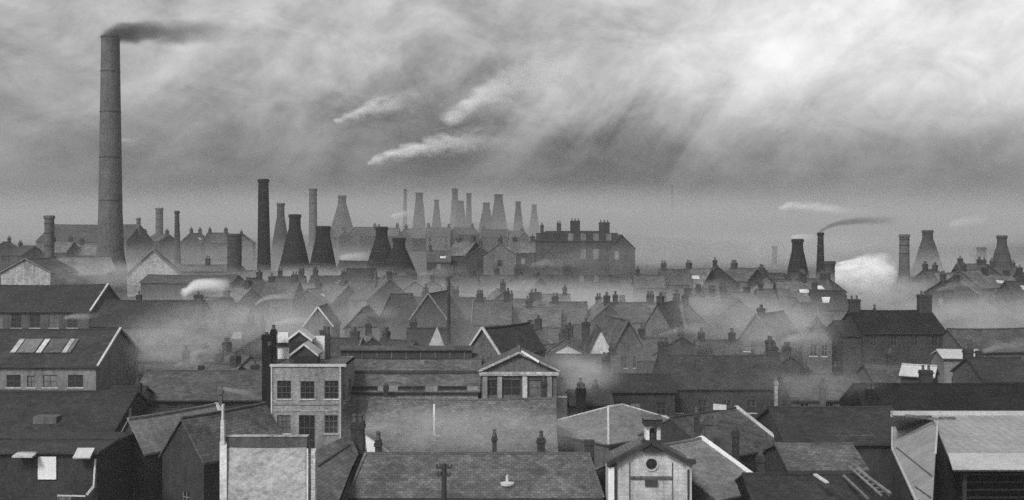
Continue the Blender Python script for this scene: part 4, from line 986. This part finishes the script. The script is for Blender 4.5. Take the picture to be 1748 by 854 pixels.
plume('soft steam streak right of the skyline kilns', 1028, 361, 420, 16, .7, 1.0, .6, 6, .4, W, nscale=.3, wisp=.4, fade=.5, soft=-.5)
plume('soft steam cloud above the right edge kilns', 1625, 384, 300, 10, 1.2, 2.2, 1.6, 5, .25, W, nscale=.3, wisp=.5)
plume('thin white steam jet rising between the two right-hand chimneys', 1402, 492, 245, 1.4, .3, .35, 4.5, .9, 1.2, W, nscale=.8, wisp=.2, fade=.2)

b = [('smoke lying at the foot of the dark bottle kilns', 540, 480, 238, 34, 10, 4.5, 0.132), ('smoke lying over the wide pale slate roof', 800, 735, 93, 14, 5, 2.6, 0.220),
     ('smoke drifting across the town below the hilltop house', 930, 520, 195, 30, 14, 5, 0.110), ('smoke lying in the left middle of the town', 400, 560, 150, 18, 10, 5, 0.154),
     ('smoke drifting between the dark terrace and the hilltop row', 1230, 540, 175, 26, 14, 5, 0.110), ('smoke hanging below the right-hand chimneys', 1470, 505, 215, 34, 14, 5.5, 0.132),
     ('smoke at the foot of the giant chimney', 215, 470, 235, 22, 8, 4, 0.132), ('smoke lying beside the pedimented hall', 985, 640, 118, 6, 5, 3, 0.352),
     ('smoke lying below the right-edge kilns', 1640, 470, 290, 44, 20, 8, 0.077), ('smoke over the yards right of the slanting roofs', 1385, 655, 116, 9, 4, 2.5, 0.110),
     ('smoke rising over the far skyline kilns', 790, 392, 540, 75, 14, 9, 0.075), ('smoke over the houses at the right edge', 1690, 545, 178, 24, 14, 6, 0.132), ('smoke over the houses left of the big dark house', 1330, 565, 148, 10, 6, 4.5, 0.198), ('smoke lying in the gap by the low slate roof', 265, 600, 136, 11, 6, 4, 0.198)]
for k, (lab, px, py, Y, sx, sy, sz, dn) in enumerate(b):
    p = at(px, py, Y); bank(lab, p.x, p.y, p.z, sx, sy, sz, dn, nscale=.24, seed=k + 1.0)
bank('broad smoke lying over the whole middle of the town', -8, 192, 14, 92, 56, 10.5, .055, nscale=.12, seed=21)
bank('broad smoke lying behind the kilns up to the skyline', 0, 600, 30, 620, 310, 27, .019, albedo=.62, nscale=.02, seed=22)
bank('broad smoke rolling over the ground right of the hilltop house', 75, 320, 23, 95, 50, 10, .03, nscale=.07, seed=23)
bank('broad thin smoke over the dark terraces and the long works', 8, 133, 12, 62, 15, 8, .022, nscale=.16, seed=25)
bank('smoke wrapped round the large hilltop house', 16, 244, 24, 26, 9, 6, .035, nscale=.2, seed=26)
bank('thin smoke over the yards and roofs in front', -4, 103, 9, 46, 12, 6, .012, nscale=.2, seed=27)
bank('broad smoke rolling over the roofs right of the giant chimney', -75, 300, 22, 90, 36, 8, .025, nscale=.07, seed=24)

# smoke leaving house chimneys
tr = sorted([(352, 512, 175), (600, 545, 160), (715, 470, 205), (835, 500, 195), (905, 455, 240), (1010, 520, 172), (1128, 572, 128), (1165, 495, 190), (1262, 500, 205), (1332, 585, 133), (1465, 508, 156), (1601, 495, 156), (1680, 600, 126), (842, 738, 84), (300, 625, 117)])
for k, (px, py, Y) in enumerate(tr):
    f = Y / 150.0
    plume('thin grey trail of house chimney smoke, %s from the left' % ORD2[k], px, py, Y, 7.5 * f, .35 * f, 1.5 * f, .8, 1.5, .55 / f, .93, nscale=.55, wisp=1.0, fade=1.3, soft=-.2, group='trails of house chimney smoke')

# haze
HAZE = 0.00032
mb = MB(); mb.box(-2650, 2650, -95, 3450, -1.0, 96.0)
hm = bpy.data.materials.new('haze'); hm.use_nodes = True; n = NT(hm.node_tree); n.n.clear()
o_ = n.new('ShaderNodeOutputMaterial'); v_ = n.new('ShaderNodeVolumePrincipled'); n.link(v_.outputs[0], o_.inputs['Volume'])
v_.inputs['Color'].default_value = (.82, .82, .82, 1); v_.inputs['Density'].default_value = HAZE; v_.inputs['Anisotropy'].default_value = 0.0
o = mb.build('haze', hm); tag(o, 'pale smoky air filling the whole valley', 'haze', None, 'stuff')

# ================================================================== LIGHT, SKY, CAMERA
SUN_EL, SUN_AZ = R(42), R(208)                                          # behind the camera, to the left
sd = Vector((math.sin(SUN_AZ) * math.cos(SUN_EL), math.cos(SUN_AZ) * math.cos(SUN_EL), math.sin(SUN_EL)))
ld = bpy.data.lights.new('sun', 'SUN'); ld.energy = SUN_E; ld.angle = R(12); ld.color = (1, 1, 1)
lo = bpy.data.objects.new('sun', ld); COL.objects.link(lo); lo.rotation_euler = (-sd).to_track_quat('-Z', 'Y').to_euler()
lo.location = sd * 60 + Vector((0, 0, 60))

w = bpy.data.worlds.new('World'); scene.world = w; w.use_nodes = True
n = NT(w.node_tree); n.n.clear()
out = n.new('ShaderNodeOutputWorld'); bg = n.new('ShaderNodeBackground'); n.link(bg.outputs[0], out.inputs['Surface'])
sky = n.new('ShaderNodeTexSky', sky_type='NISHITA'); sky.sun_disc = False; sky.sun_elevation = SUN_EL; sky.sun_rotation = SUN_AZ; sky.dust_density = 4; sky.air_density = 1.5
bw = n.new('ShaderNodeRGBToBW'); n.link(sky.outputs[0], bw.inputs[0])
tc = n.new('ShaderNodeTexCoord'); sp = n.new('ShaderNodeSeparateXYZ'); n.link(tc.outputs['Generated'], sp.inputs[0])
az = n.math('ARCTAN2', sp.outputs[0], sp.outputs[1]); el = n.math('ARCSINE', sp.outputs[2])
cv = n.new('ShaderNodeCombineXYZ'); n.link(az, cv.inputs[0]); n.link(el, cv.inputs[1])
ang = cv.outputs[0]
# torn cloud streaks slanting up to the right
st = n.noise(n.mapping(n.mapping(ang, rot=(0, 0, R(-38))), (2.2, 6.5, 1), (.7, .2, 0)), 1.3, 5, .55, .5)
lump = n.noise(n.mapping(ang, (4, 7, 1), (3.1, 1.7, 0)), 1.5, 5, .6, .3)
fine = n.noise(ang, 60, 3, .7)
cl = n.math('ADD', n.math('MULTIPLY', st, .62), n.math('MULTIPLY', lump, .38))
cl = n.smooth(cl, .34, .66, .55, 1.3)
blot = n.noise(n.mapping(ang, (9, 14, 1), (1.1, 4.7, 0)), 1.6, 6, .65, .6)
cl = n.math('ADD', cl, n.math('MULTIPLY', n.math('SUBTRACT', blot, .5), 1.15))
cl = n.math('ADD', cl, n.math('MULTIPLY', n.math('SUBTRACT', fine, .5), .25))
def glow(a0, e0, sa, se, amp):
    x = n.math('DIVIDE', n.math('SUBTRACT', az, R(a0)), R(sa)); y = n.math('DIVIDE', n.math('SUBTRACT', el, R(e0)), R(se))
    return n.math('MULTIPLY', n.math('EXPONENT', n.math('MULTIPLY', n.math('ADD', n.math('MULTIPLY', x, x), n.math('MULTIPLY', y, y)), -1)), amp)
g = n.math('ADD', glow(15, 8.4, 12, 4.2, .34), n.math('ADD', glow(10, 14, 22, 4.5, .2), glow(24, 10, 8, 5, .22)))
low = n.math('ADD', glow(9, 3.2, 14, 3.4, -.55), glow(-4, 4.5, 12, 4, -.25))
ray = n.noise(n.mapping(n.mapping(ang, rot=(0, 0, R(-56))), (2.0, 24.0, 1), (2.3, .9, 0)), 1.2, 5, .6, .5)
ray = n.math('MULTIPLY', n.math('SUBTRACT', ray, .5), glow(7.5, 5.2, 9, 4.2, 1.05))
cl = n.math('ADD', cl, ray)
tot = n.math('MAXIMUM', n.math('ADD', n.math('ADD', cl, g), low), .15)
tot = n.math('MULTIPLY', tot, n.smooth(el, R(-1), R(7.5), .36, 1.0))
val = n.math('MULTIPLY', n.math('MULTIPLY', bw.outputs[0], tot), SKY_GAIN)
cc = n.new('ShaderNodeCombineXYZ')
for k in range(3): n.link(val, cc.inputs[k])
n.link(cc.outputs[0], bg.inputs['Color']); bg.inputs['Strength'].default_value = SKY_S

cd = bpy.data.cameras.new('camera'); cam = bpy.data.objects.new('camera', cd); COL.objects.link(cam)
cam.location = (0, 0, CAMZ); cam.rotation_euler = (R(90), 0, 0)
cd.sensor_width = 36; cd.lens = F / 1748 * 36; cd.shift_y = -(427 - HY) / 1748; cd.clip_start = 1; cd.clip_end = 8000
scene.camera = cam
vs = scene.view_settings; vs.view_transform = 'Standard'; vs.look = 'None'; vs.gamma = 1; vs.use_curve_mapping = False; vs.exposure = EXPO
scene.render.engine = 'CYCLES'
cy = scene.cycles
cy.use_denoising = DENOISE; cy.max_bounces = 12; cy.diffuse_bounces = 3; cy.volume_bounces = 9; cy.volume_step_rate = 0.7; cy.volume_max_steps = 96
cy.use_adaptive_sampling = False; cy.sample_clamp_indirect = 4.0
